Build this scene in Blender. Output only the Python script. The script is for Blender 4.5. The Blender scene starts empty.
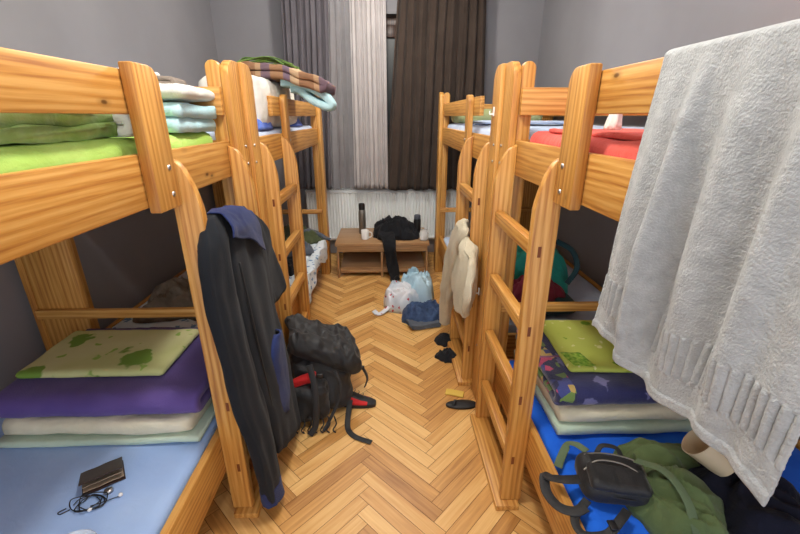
import bpy, bmesh, math, random
import numpy as np
from mathutils import Vector, Matrix

rnd = random.Random(7)
PI = math.pi
scene = bpy.context.scene
COL = scene.collection

# ------------------------------------------------------------------ noise
_rs = np.random.RandomState(3)
_tab = _rs.rand(256, 256) * 2 - 1
_perm = _rs.permutation(256)


def vnoise(p):
    p = np.asarray(p, float)
    i = np.floor(p).astype(int)
    f = p - i
    f = f * f * (3 - 2 * f)
    out = np.zeros(len(p))
    for a in (0, 1):
        wx = f[:, 0] if a else 1 - f[:, 0]
        for b in (0, 1):
            wy = f[:, 1] if b else 1 - f[:, 1]
            for c in (0, 1):
                wz = f[:, 2] if c else 1 - f[:, 2]
                h = _tab[_perm[(i[:, 0] + a) & 255], (_perm[(i[:, 1] + b) & 255] + (i[:, 2] + c) * 31) & 255]
                out += wx * wy * wz * h
    return out


def fbm(p, o=3):
    p = np.asarray(p, float)
    r = 0
    a = 1
    for k in range(o):
        r = r + a * vnoise(p + 17.3 * k)
        p = p * 2.03
        a *= .5
    return r


def ridge(p, o=3):
    p = np.asarray(p, float)
    r = 0
    a = 1
    for k in range(o):
        r = r + a * (1 - 2.2 * np.abs(vnoise(p + 9.1 * k)))
        p = p * 2.1
        a *= .5
    return r


# ------------------------------------------------------------------ materials
def node_mat(name):
    m = bpy.data.materials.new(name)
    m.use_nodes = True
    nt = m.node_tree
    nt.nodes.clear()
    out = nt.nodes.new('ShaderNodeOutputMaterial')
    b = nt.nodes.new('ShaderNodeBsdfPrincipled')
    nt.links.new(b.outputs[0], out.inputs[0])
    return m, nt, b


def N(nt, t, **kw):
    n = nt.nodes.new(t)
    for k, v in kw.items():
        if k.startswith('i_'):
            key = k[2:]
            n.inputs[int(key) if key.isdigit() else key.replace('_', ' ')].default_value = v
        else:
            setattr(n, k, v)
    return n


def ramp(nt, stops, interp='LINEAR'):
    r = nt.nodes.new('ShaderNodeValToRGB')
    r.color_ramp.interpolation = interp
    els = r.color_ramp.elements
    while len(els) > 1:
        els.remove(els[-1])
    els[0].position = stops[0][0]
    els[0].color = (*stops[0][1], 1)
    for p, c in stops[1:]:
        e = els.new(p)
        e.color = (*c, 1)
    return r


def srgb(r, g, b):
    return tuple(((x / 255) / 12.92 if x / 255 <= .04045 else ((x / 255 + .055) / 1.055) ** 2.4) for x in (r, g, b))


def wood_mat(name, light, mid, dark, knots=True, rough=.42, gscale=1.0):
    m, nt, b = node_mat(name)
    at = N(nt, 'ShaderNodeAttribute', attribute_name='grain')
    mp = N(nt, 'ShaderNodeMapping')
    mp.inputs['Scale'].default_value = (1.3 * gscale, 16 * gscale, 16 * gscale)
    nt.links.new(at.outputs['Vector'], mp.inputs['Vector'])
    warp = N(nt, 'ShaderNodeTexNoise', i_Scale=1.1, i_Detail=2.0)
    nt.links.new(mp.outputs[0], warp.inputs['Vector'])
    wv = N(nt, 'ShaderNodeTexWave', wave_type='BANDS', bands_direction='Y', i_Scale=.85, i_Distortion=10.0, i_Detail=4.0)
    wv.inputs['Detail Scale'].default_value = .7
    nt.links.new(mp.outputs[0], wv.inputs['Vector'])
    mp2 = N(nt, 'ShaderNodeMapping')
    mp2.inputs['Scale'].default_value = (3 * gscale, 90 * gscale, 90 * gscale)
    nt.links.new(at.outputs['Vector'], mp2.inputs['Vector'])
    fine = N(nt, 'ShaderNodeTexNoise', i_Scale=1.6, i_Detail=4.0)
    nt.links.new(mp2.outputs[0], fine.inputs['Vector'])
    mx = N(nt, 'ShaderNodeMix', data_type='FLOAT')
    mx.inputs[0].default_value = .72
    nt.links.new(wv.outputs['Fac'], mx.inputs[2])
    nt.links.new(fine.outputs['Fac'], mx.inputs[3])
    mx2 = N(nt, 'ShaderNodeMix', data_type='FLOAT')
    mx2.inputs[0].default_value = .3
    nt.links.new(mx.outputs[0], mx2.inputs[2])
    nt.links.new(warp.outputs['Fac'], mx2.inputs[3])
    r = ramp(nt, [(.30, dark), (.47, mid), (.66, light)])
    nt.links.new(mx2.outputs[0], r.inputs[0])
    col = r.outputs[0]
    if knots:
        mk = N(nt, 'ShaderNodeMapping')
        mk.inputs['Scale'].default_value = (4.4, 10.0, 0)
        nt.links.new(at.outputs['Vector'], mk.inputs['Vector'])
        vo = N(nt, 'ShaderNodeTexVoronoi', i_Scale=1.0)
        nt.links.new(mk.outputs[0], vo.inputs['Vector'])
        rk = ramp(nt, [(0, (1, 1, 1)), (.045, (.8, .8, .8)), (.07, (.3, .3, .3)), (.15, (0, 0, 0))])
        nt.links.new(vo.outputs['Distance'], rk.inputs[0])
        sep = N(nt, 'ShaderNodeSeparateColor')
        nt.links.new(vo.outputs['Color'], sep.inputs[0])
        gt = N(nt, 'ShaderNodeMath', operation='GREATER_THAN')
        gt.inputs[1].default_value = .38
        nt.links.new(sep.outputs[0], gt.inputs[0])
        mu = N(nt, 'ShaderNodeMath', operation='MULTIPLY')
        nt.links.new(rk.outputs[0], mu.inputs[0])
        nt.links.new(gt.outputs[0], mu.inputs[1])
        mc = N(nt, 'ShaderNodeMix', data_type='RGBA')
        nt.links.new(mu.outputs[0], mc.inputs[0])
        nt.links.new(col, mc.inputs[6])
        mc.inputs[7].default_value = (*[c * .28 for c in dark], 1)
        col = mc.outputs[2]
    nt.links.new(col, b.inputs['Base Color'])
    b.inputs['Roughness'].default_value = rough
    bp = N(nt, 'ShaderNodeBump', i_Strength=.12, i_Distance=.002)
    nt.links.new(mx.outputs[0], bp.inputs['Height'])
    nt.links.new(bp.outputs[0], b.inputs['Normal'])
    return m


def parquet_mat():
    m, nt, b = node_mat('oak_parquet')
    at = N(nt, 'ShaderNodeAttribute', attribute_name='grain')
    tn = N(nt, 'ShaderNodeAttribute', attribute_name='tone')
    mp = N(nt, 'ShaderNodeMapping')
    mp.inputs['Scale'].default_value = (3.5, 60, 60)
    nt.links.new(at.outputs['Vector'], mp.inputs['Vector'])
    n1 = N(nt, 'ShaderNodeTexNoise', i_Scale=1.0, i_Detail=5.0, i_Distortion=.6)
    nt.links.new(mp.outputs[0], n1.inputs['Vector'])
    n2 = N(nt, 'ShaderNodeTexNoise', i_Scale=3.0, i_Detail=3.0)
    geo = N(nt, 'ShaderNodeNewGeometry')
    nt.links.new(geo.outputs['Position'], n2.inputs['Vector'])
    a1 = N(nt, 'ShaderNodeMath', operation='MULTIPLY_ADD')
    a1.inputs[1].default_value = .62
    nt.links.new(n1.outputs['Fac'], a1.inputs[0])
    s1 = N(nt, 'ShaderNodeMath', operation='MULTIPLY_ADD')
    s1.inputs[1].default_value = .42
    s1.inputs[2].default_value = -.05
    nt.links.new(tn.outputs['Fac'], s1.inputs[0])
    nt.links.new(s1.outputs[0], a1.inputs[2])
    a2 = N(nt, 'ShaderNodeMath', operation='MULTIPLY_ADD')
    a2.inputs[1].default_value = .12
    nt.links.new(n2.outputs['Fac'], a2.inputs[0])
    nt.links.new(a1.outputs[0], a2.inputs[2])
    r = ramp(nt, [(.2, srgb(152, 100, 46)), (.5, srgb(202, 150, 82)), (.8, srgb(226, 184, 118))])
    nt.links.new(a2.outputs[0], r.inputs[0])
    nt.links.new(r.outputs[0], b.inputs['Base Color'])
    b.inputs['Roughness'].default_value = .42
    bp = N(nt, 'ShaderNodeBump', i_Strength=.08, i_Distance=.002)
    nt.links.new(n1.outputs['Fac'], bp.inputs['Height'])
    nt.links.new(bp.outputs[0], b.inputs['Normal'])
    return m


def fabric(name, col, col2=None, scale=220, bump=.35, mottling=5.0, rough=.95, sheen=.08, amt=.5, bdist=.003, wrinkle=0.0):
    m, nt, b = node_mat(name)
    tc = N(nt, 'ShaderNodeTexCoord')
    n1 = N(nt, 'ShaderNodeTexNoise', i_Scale=mottling, i_Detail=4.0)
    nt.links.new(tc.outputs['Object'], n1.inputs['Vector'])
    c2 = col2 or tuple(min(1, c * 1.18 + .004) for c in col)
    r = ramp(nt, [(.5 - amt * .4, col), (.5 + amt * .4, c2)])
    nt.links.new(n1.outputs['Fac'], r.inputs[0])
    nt.links.new(r.outputs[0], b.inputs['Base Color'])
    n2 = N(nt, 'ShaderNodeTexNoise', i_Scale=scale, i_Detail=3.0)
    nt.links.new(tc.outputs['Object'], n2.inputs['Vector'])
    bp = N(nt, 'ShaderNodeBump', i_Strength=bump, i_Distance=bdist)
    nt.links.new(n2.outputs['Fac'], bp.inputs['Height'])
    last = bp
    if wrinkle:
        n3 = N(nt, 'ShaderNodeTexNoise', i_Scale=11.0, i_Detail=3.0, i_Distortion=1.6)
        nt.links.new(tc.outputs['Object'], n3.inputs['Vector'])
        bp2 = N(nt, 'ShaderNodeBump', i_Strength=wrinkle, i_Distance=.02)
        nt.links.new(n3.outputs['Fac'], bp2.inputs['Height'])
        nt.links.new(bp.outputs[0], bp2.inputs['Normal'])
        last = bp2
    nt.links.new(last.outputs[0], b.inputs['Normal'])
    b.inputs['Roughness'].default_value = rough
    b.inputs['Sheen Weight'].default_value = sheen
    b.inputs['Specular IOR Level'].default_value = .2
    return m


def stripes(name, stops, axis=0, scale=1.0, bump=.3, warp=.0):
    """bands of colour across one object axis; stops are (position, colour)"""
    m, nt, b = node_mat(name)
    tc = N(nt, 'ShaderNodeTexCoord')
    sp = N(nt, 'ShaderNodeSeparateXYZ')
    nt.links.new(tc.outputs['Object'], sp.inputs[0])
    mu = N(nt, 'ShaderNodeMath', operation='MULTIPLY_ADD')
    mu.inputs[1].default_value = scale
    mu.inputs[2].default_value = .5
    nt.links.new(sp.outputs[axis], mu.inputs[0])
    fr = N(nt, 'ShaderNodeMath', operation='FRACT')
    nt.links.new(mu.outputs[0], fr.inputs[0])
    r = ramp(nt, stops, 'CONSTANT')
    nt.links.new(fr.outputs[0], r.inputs[0])
    nt.links.new(r.outputs[0], b.inputs['Base Color'])
    n2 = N(nt, 'ShaderNodeTexNoise', i_Scale=160, i_Detail=3.0)
    nt.links.new(tc.outputs['Object'], n2.inputs['Vector'])
    bp = N(nt, 'ShaderNodeBump', i_Strength=bump, i_Distance=.003)
    nt.links.new(n2.outputs['Fac'], bp.inputs['Height'])
    nt.links.new(bp.outputs[0], b.inputs['Normal'])
    b.inputs['Roughness'].default_value = .95
    b.inputs['Specular IOR Level'].default_value = .2
    return m


def blotch(name, base, spots, scale=6, thr=.35, edge=.03, base2=None, second=None, scale2=14, thr2=.28, bump=.3, stretch=(1, 1, 1)):
    """printed cloth: round or jagged spots of colour on a base"""
    m, nt, b = node_mat(name)
    tc = N(nt, 'ShaderNodeTexCoord')
    mp = N(nt, 'ShaderNodeMapping')
    mp.inputs['Scale'].default_value = stretch
    nt.links.new(tc.outputs['Object'], mp.inputs['Vector'])
    wn = N(nt, 'ShaderNodeTexNoise', i_Scale=scale * 3, i_Detail=2.0)
    nt.links.new(mp.outputs[0], wn.inputs['Vector'])
    wm = N(nt, 'ShaderNodeVectorMath', operation='MULTIPLY_ADD')
    wm.inputs[1].default_value = (.5 / scale,) * 3
    nt.links.new(wn.outputs['Color'], wm.inputs[0])
    nt.links.new(mp.outputs[0], wm.inputs[2])
    v = N(nt, 'ShaderNodeTexVoronoi', i_Scale=scale)
    nt.links.new(wm.outputs[0], v.inputs['Vector'])
    rr = ramp(nt, [(0, (1, 1, 1)), (thr, (1, 1, 1)), (min(.99, thr + edge), (0, 0, 0))])
    nt.links.new(v.outputs['Distance'], rr.inputs[0])
    n1 = N(nt, 'ShaderNodeTexNoise', i_Scale=3.0, i_Detail=3.0)
    nt.links.new(tc.outputs['Object'], n1.inputs['Vector'])
    rb = ramp(nt, [(.4, base), (.62, base2 or base)])
    nt.links.new(n1.outputs['Fac'], rb.inputs[0])
    mc = N(nt, 'ShaderNodeMix', data_type='RGBA')
    nt.links.new(rr.outputs[0], mc.inputs[0])
    nt.links.new(rb.outputs[0], mc.inputs[6])
    mc.inputs[7].default_value = (*spots, 1)
    col = mc.outputs[2]
    if second:
        v2 = N(nt, 'ShaderNodeTexVoronoi', i_Scale=scale2)
        nt.links.new(wm.outputs[0], v2.inputs['Vector'])
        r2 = ramp(nt, [(0, (1, 1, 1)), (thr2, (1, 1, 1)), (min(.99, thr2 + edge), (0, 0, 0))])
        nt.links.new(v2.outputs['Distance'], r2.inputs[0])
        m2 = N(nt, 'ShaderNodeMix', data_type='RGBA')
        nt.links.new(r2.outputs[0], m2.inputs[0])
        nt.links.new(col, m2.inputs[6])
        m2.inputs[7].default_value = (*second, 1)
        col = m2.outputs[2]
    nt.links.new(col, b.inputs['Base Color'])
    n2 = N(nt, 'ShaderNodeTexNoise', i_Scale=180, i_Detail=3.0)
    nt.links.new(tc.outputs['Object'], n2.inputs['Vector'])
    bp = N(nt, 'ShaderNodeBump', i_Strength=bump, i_Distance=.003)
    nt.links.new(n2.outputs['Fac'], bp.inputs['Height'])
    nt.links.new(bp.outputs[0], b.inputs['Normal'])
    b.inputs['Roughness'].default_value = .95
    b.inputs['Specular IOR Level'].default_value = .2
    return m


def plain(name, col, rough=.5, metal=0.0, spec=.5, noise=0.0, alpha=1.0):
    m, nt, b = node_mat(name)
    b.inputs['Base Color'].default_value = (*col, 1)
    b.inputs['Roughness'].default_value = rough
    b.inputs['Metallic'].default_value = metal
    b.inputs['Specular IOR Level'].default_value = spec
    b.inputs['Alpha'].default_value = alpha
    if noise:
        tc = N(nt, 'ShaderNodeTexCoord')
        n = N(nt, 'ShaderNodeTexNoise', i_Scale=30.0, i_Detail=3.0)
        nt.links.new(tc.outputs['Object'], n.inputs['Vector'])
        bp = N(nt, 'ShaderNodeBump', i_Strength=noise, i_Distance=.002)
        nt.links.new(n.outputs['Fac'], bp.inputs['Height'])
        nt.links.new(bp.outputs[0], b.inputs['Normal'])
    return m


def wall_mat(name, c1, c2):
    m, nt, b = node_mat(name)
    geo = N(nt, 'ShaderNodeNewGeometry')
    n = N(nt, 'ShaderNodeTexNoise', i_Scale=1.3, i_Detail=4.0)
    nt.links.new(geo.outputs['Position'], n.inputs['Vector'])
    r = ramp(nt, [(.35, c1), (.65, c2)])
    nt.links.new(n.outputs['Fac'], r.inputs[0])
    nt.links.new(r.outputs[0], b.inputs['Base Color'])
    n2 = N(nt, 'ShaderNodeTexNoise', i_Scale=90.0, i_Detail=3.0)
    nt.links.new(geo.outputs['Position'], n2.inputs['Vector'])
    bp = N(nt, 'ShaderNodeBump', i_Strength=.12, i_Distance=.002)
    nt.links.new(n2.outputs['Fac'], bp.inputs['Height'])
    nt.links.new(bp.outputs[0], b.inputs['Normal'])
    b.inputs['Roughness'].default_value = .85
    return m


M = {}
M['pine'] = wood_mat('varnished_pine', srgb(212, 162, 90), srgb(194, 138, 64), srgb(160, 100, 42))
M['pine_end'] = plain('pine_end_grain', srgb(120, 62, 24), .6)
M['oak_veneer'] = wood_mat('oak_veneer', srgb(184, 146, 104), srgb(164, 126, 86), srgb(138, 100, 64), knots=False)
M['parquet'] = parquet_mat()
M['gap'] = plain('parquet_joint', srgb(92, 56, 26), .8)
M['wall'] = wall_mat('painted_wall', srgb(136, 135, 139), srgb(146, 145, 149))
M['ceiling'] = plain('white_ceiling', (.86, .86, .85), .9)
M['steel'] = plain('bolt_steel', (.5, .5, .5), .35, 1.0)
M['white_metal'] = plain('radiator_white', srgb(232, 238, 238), .35)
M['white_plastic'] = plain('white_plastic', (.85, .85, .83), .4)

# ------------------------------------------------------------------ object builders


def root_loc(o):
    while o.parent:
        o = o.parent
    return np.array(o.location)


def mk(name, V, F, mat, parent=None, smooth=True, grain=None, mats=None, fmi=None, tone=None, angle=None, subsurf=0, solid=0.0, soff=0):
    """mesh object from world coordinates; origin at its base (or its thing's origin)"""
    V = np.asarray(V, float).reshape(-1, 3)
    if parent is None:
        c = np.array([(V[:, 0].min() + V[:, 0].max()) / 2, (V[:, 1].min() + V[:, 1].max()) / 2, V[:, 2].min()])
    else:
        c = root_loc(parent)
    me = bpy.data.meshes.new(name)
    me.from_pydata([tuple(v) for v in V - c], [], [tuple(int(i) for i in f) for f in F])
    for mm in (mats or [mat]):
        me.materials.append(mm)
    if fmi is not None:
        me.polygons.foreach_set('material_index', np.asarray(fmi, dtype=np.int32))
    if grain is not None:
        a = me.attributes.new('grain', 'FLOAT_VECTOR', 'POINT')
        a.data.foreach_set('vector', np.asarray(grain, dtype=np.float32).ravel())
    if tone is not None:
        a = me.attributes.new('tone', 'FLOAT', 'POINT')
        a.data.foreach_set('value', np.asarray(tone, dtype=np.float32))
    if smooth:
        me.polygons.foreach_set('use_smooth', [True] * len(me.polygons))
    me.update()
    me.validate()
    if angle is not None:
        me.set_sharp_from_angle(angle=math.radians(angle))
    o = bpy.data.objects.new(name, me)
    COL.objects.link(o)
    if parent is None:
        o.location = c
    else:
        o.parent = parent
    if solid:
        s = o.modifiers.new('thickness', 'SOLIDIFY')
        s.thickness = solid
        s.offset = soff
    if subsurf:
        s = o.modifiers.new('smooth', 'SUBSURF')
        s.levels = s.render_levels = subsurf
    return o


def tag(o, label, cat, group=None, kind=None):
    if label:
        o['label'] = label
    if cat:
        o['category'] = cat
    if group:
        o['group'] = group
    if kind:
        o['kind'] = kind
    return o


def thing(name, loc, label, cat, group=None):
    o = bpy.data.objects.new(name, None)
    o.empty_display_size = .05
    COL.objects.link(o)
    o.location = loc
    return tag(o, label, cat, group)


def struct(o):
    o['kind'] = 'structure'
    return o


def bm_out(bm):
    bm.verts.index_update()
    V = np.array([v.co[:] for v in bm.verts])
    F = [[v.index for v in f.verts] for f in bm.faces]
    bm.free()
    return V, F


def prism_geo(outline, axis, t0, t1, bevel=.004, seg=2):
    """outline: 2-D points in the two axes other than `axis` (cyclic order), extruded from t0 to t1"""
    bm = bmesh.new()
    a, b_ = [(1, 2), (0, 2), (0, 1)][axis]

    def P(p, t):
        c = [0, 0, 0]
        c[axis] = t
        c[a] = p[0]
        c[b_] = p[1]
        return c
    v0 = [bm.verts.new(P(p, t0)) for p in outline]
    v1 = [bm.verts.new(P(p, t1)) for p in outline]
    n = len(outline)
    bm.faces.new(v0)
    bm.faces.new(v1[::-1])
    for i in range(n):
        bm.faces.new((v0[i], v1[i], v1[(i + 1) % n], v0[(i + 1) % n]))
    bmesh.ops.recalc_face_normals(bm, faces=bm.faces)
    if bevel:
        es = [e for e in bm.edges if len(e.link_faces) == 2 and e.calc_face_angle(0) > math.radians(30)]
        bmesh.ops.bevel(bm, geom=es, offset=bevel, segments=seg, affect='EDGES', profile=.5)
    return bm_out(bm)


def box_geo(x0, x1, y0, y1, z0, z1, bevel=.004, seg=2):
    return prism_geo([(x0, y0), (x1, y0), (x1, y1), (x0, y1)], 2, z0, z1, bevel, seg)


def merge(*geos):
    VV, FF, n = [], [], 0
    for V, F in geos:
        VV.append(np.asarray(V))
        FF += [[i + n for i in f] for f in F]
        n += len(V)
    return np.vstack(VV), FF


def grain_of(V, along):
    """grain coordinates: the long direction first, the broad face's second direction next"""
    o = [k for k in (0, 1, 2) if k != along]
    ext = V.max(0) - V.min(0)
    if ext[o[1]] > ext[o[0]]:
        o = o[::-1]
    G = V[:, [along] + o].copy()
    off = np.array([rnd.uniform(0, 40), rnd.uniform(0, 9), rnd.uniform(0, 9)])
    return G + off


def board(name, geo, along, parent=None, mat='pine'):
    V, F = geo
    return mk(name, V, F, M[mat], parent, grain=grain_of(V, along), angle=35)


def rounded_outline(x0, x1, z0, z1, r_lo=0.0, r_hi=0.0, n=7):
    """rectangle with rounded top corners: r_lo at x0, r_hi at x1"""
    pts = [(x0, z0), (x1, z0)]
    if r_hi:
        for i in range(n + 1):
            a = PI / 2 * i / n
            pts.append((x1 - r_hi + r_hi * math.cos(a), z1 - r_hi + r_hi * math.sin(a)))
    else:
        pts.append((x1, z1))
    if r_lo:
        for i in range(n + 1):
            a = PI / 2 + PI / 2 * i / n
            pts.append((x0 + r_lo + r_lo * math.cos(a), z1 - r_lo + r_lo * math.sin(a)))
    else:
        pts.append((x0, z1))
    return pts


def rbox(cx, cy, z0, w, d, h, r, nx=40, ny=40, nz=6, rot=0.0, amp=0.0, freq=6.0, seed=0, crown=0.0, fine=0.0, ffreq=25.0, taper=0.0):
    """soft rounded slab (mattress, pillow, cushion)"""
    bm = bmesh.new()
    idx = {}

    def vid(i, j, k):
        if (i, j, k) not in idx:
            idx[(i, j, k)] = len(idx)
        return idx[(i, j, k)]
    F = []
    for i in range(nx):
        for j in range(ny):
            F.append([vid(i, j, 0), vid(i, j + 1, 0), vid(i + 1, j + 1, 0), vid(i + 1, j, 0)])
            F.append([vid(i, j, nz), vid(i + 1, j, nz), vid(i + 1, j + 1, nz), vid(i, j + 1, nz)])
    for i in range(nx):
        for k in range(nz):
            F.append([vid(i, 0, k), vid(i + 1, 0, k), vid(i + 1, 0, k + 1), vid(i, 0, k + 1)])
            F.append([vid(i, ny, k), vid(i, ny, k + 1), vid(i + 1, ny, k + 1), vid(i + 1, ny, k)])
    for j in range(ny):
        for k in range(nz):
            F.append([vid(0, j, k), vid(0, j, k + 1), vid(0, j + 1, k + 1), vid(0, j + 1, k)])
            F.append([vid(nx, j, k), vid(nx, j + 1, k), vid(nx, j + 1, k + 1), vid(nx, j, k + 1)])
    bm.free()
    I = np.array(list(idx.keys()), float)
    q = np.stack([(I[:, 0] / nx - .5) * w, (I[:, 1] / ny - .5) * d, (I[:, 2] / nz - .5) * h], 1)
    half = np.array([w / 2, d / 2, h / 2])
    rr = np.minimum(r, half * .999)
    lim = half - rr
    cl = np.clip(q, -lim, lim)
    dv = (q - cl) / rr
    ln = np.linalg.norm(dv, axis=1, keepdims=True)
    mx = np.abs(dv).max(1, keepdims=True)
    dv = np.where(ln > 1e-9, dv / np.maximum(ln, 1e-9) * np.minimum(mx, 1), 0)
    p = cl + dv * rr
    u = p[:, 0] / half[0]
    v = p[:, 1] / half[1]
    if crown:
        p[:, 2] *= 1 + crown * ((1 - u ** 2) * (1 - v ** 2)) - crown * .5
    if taper:
        p[:, 2] *= 1 - taper * np.clip(np.maximum(np.abs(u), np.abs(v)) - .2, 0, 1)
    if amp:
        nn = p * freq + seed * 3.7
        p = p + np.stack([fbm(nn), fbm(nn + 31), fbm(nn + 57) * (.5 + .5 * np.sign(p[:, 2]))], 1) * amp
    if fine:
        p[:, 2] += ridge(p * ffreq * np.array([1, .4, 1]) + seed, 2) * fine * (p[:, 2] > 0)
        p[:, 0] += fbm(p * ffreq + 11 + seed, 2) * fine
    p[:, 2] -= p[:, 2].min()
    c, s = math.cos(rot), math.sin(rot)
    x = p[:, 0] * c - p[:, 1] * s + cx
    y = p[:, 0] * s + p[:, 1] * c + cy
    return np.stack([x, y, p[:, 2] + z0], 1), F


def sweep(path, ring, up=(0, 0, 1), cap=True, scale=None, twist=None):
    """sweep a closed 2-D ring (side, up) along a path"""
    P = np.asarray(path, float)
    n = len(P)
    T = np.gradient(P, axis=0)
    T /= np.linalg.norm(T, axis=1, keepdims=True) + 1e-12
    up = np.asarray(up, float)
    ups = np.tile(up, (n, 1)) if up.ndim == 1 else up
    S = np.cross(T, ups)
    ln = np.linalg.norm(S, axis=1, keepdims=True)
    for i in range(n):
        if ln[i] < 1e-3:
            S[i] = S[i - 1] if i else np.array([1., 0, 0])
    S /= np.linalg.norm(S, axis=1, keepdims=True) + 1e-12
    U = np.cross(S, T)
    R = np.asarray(ring, float)
    m = len(R)
    V = []
    for i in range(n):
        sc = (1, 1) if scale is None else (scale[i] if hasattr(scale[i], '__len__') else (scale[i], scale[i]))
        a, b = R[:, 0] * sc[0], R[:, 1] * sc[1]
        if twist is not None:
            c, s = math.cos(twist[i]), math.sin(twist[i])
            a, b = a * c - b * s, a * s + b * c
        V.append(P[i] + a[:, None] * S[i] + b[:, None] * U[i])
    V = np.vstack(V)
    F = []
    for i in range(n - 1):
        for j in range(m):
            k = (j + 1) % m
            F.append([i * m + j, i * m + k, (i + 1) * m + k, (i + 1) * m + j])
    if cap:
        F.append(list(range(m))[::-1])
        F.append([(n - 1) * m + j for j in range(m)])
    return V, F


def circ(r, n=12, ry=None):
    return [(r * math.cos(2 * PI * i / n), (ry or r) * math.sin(2 * PI * i / n)) for i in range(n)]


def rrect(w, h, r, n=4, nw=0, nh=0):
    pts = []
    for cx, cy, a0 in ((w / 2 - r, h / 2 - r, 0), (-w / 2 + r, h / 2 - r, PI / 2), (-w / 2 + r, -h / 2 + r, PI), (w / 2 - r, -h / 2 + r, 1.5 * PI)):
        for i in range(n + 1):
            a = a0 + PI / 2 * i / n
            pts.append((cx + r * math.cos(a), cy + r * math.sin(a)))
    if nw:
        out = []
        for i, p in enumerate(pts):
            out.append(p)
            q = pts[(i + 1) % len(pts)]
            L = math.hypot(q[0] - p[0], q[1] - p[1])
            if L > w / nw * 1.5:
                k = int(L / (w / nw))
                for t in range(1, k):
                    out.append((p[0] + (q[0] - p[0]) * t / k, p[1] + (q[1] - p[1]) * t / k))
        pts = out
    return pts


def smooth_path(pts, n=40):
    """Catmull-Rom through points"""
    P = np.asarray(pts, float)
    Q = np.vstack([2 * P[0] - P[1], P, 2 * P[-1] - P[-2]])
    out = []
    segs = len(P) - 1
    per = max(2, n // segs)
    for i in range(segs):
        p0, p1, p2, p3 = Q[i:i + 4]
        for k in range(per):
            t = k / per
            out.append(.5 * ((2 * p1) + (-p0 + p2) * t + (2 * p0 - 5 * p1 + 4 * p2 - p3) * t * t + (-p0 + 3 * p1 - 3 * p2 + p3) * t ** 3))
    out.append(P[-1])
    return np.array(out)


def folded(cx, cy, z0, W, D, t, layers=2, rot=0.0, axis='x', amp=.006, freq=7, seed=0, first=1, stag=.01, fine=0.0, ffreq=30, nd=26, sag=0.0):
    """a blanket folded back and forth: `layers` layers of thickness t, fold-to-fold W, depth D.
    axis 'x': the folds show at the -x / +x ends."""
    rr = random.Random(seed)
    path = []
    g = t * 1.02
    d = first
    for k in range(layers):
        z = (k + .5) * g
        xa, xb = -W / 2 + t * .55, W / 2 - t * .55
        xa += rr.uniform(-stag, stag)
        xb += rr.uniform(-stag, stag)
        xs = np.linspace(xa, xb, 16)
        if d < 0:
            xs = xs[::-1]
        for x in xs:
            path.append((x, 0, z))
        if k < layers - 1:
            xe = xs[-1]
            for i in range(1, 7):
                a = PI * i / 7
                path.append((xe + d * math.sin(a) * g * .5, 0, z + g * .5 * (1 - math.cos(a))))
        d = -d
    path = np.array(path)
    ring = rrect(D, t * .98, t * .42, 4, nw=nd)
    V, F = sweep(path, ring, up=np.stack([np.zeros(len(path)), np.zeros(len(path)), np.ones(len(path))], 1) if layers == 1 else _path_up(path), cap=True)
    nn = V * freq + seed * 5.3
    V = V + np.stack([fbm(nn) * .8, fbm(nn + 20) * 1.2, fbm(nn + 40)], 1) * amp
    if fine:
        V = V + np.stack([ridge(V * ffreq + 3, 2), fbm(V * ffreq + 8, 2), fbm(V * ffreq + 13, 2)], 1) * fine
    if sag:
        V[:, 2] -= sag * (V[:, 2] / (layers * g)) * np.clip(np.abs(V[:, 1]) / (D / 2), 0, 1) ** 3
    V[:, 2] -= V[:, 2].min()
    if axis == 'y':
        V = np.stack([-V[:, 1], V[:, 0], V[:, 2]], 1)
    c, s = math.cos(rot), math.sin(rot)
    return np.stack([V[:, 0] * c - V[:, 1] * s + cx, V[:, 0] * s + V[:, 1] * c + cy, V[:, 2] + z0], 1), F


def _path_up(path):
    T = np.gradient(path, axis=0)
    T /= np.linalg.norm(T, axis=1, keepdims=True) + 1e-12
    # normal in the xz plane, rotated with the direction so the ribbon never flips
    return np.stack([-T[:, 2], np.zeros(len(T)), T[:, 0]], 1)


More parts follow.
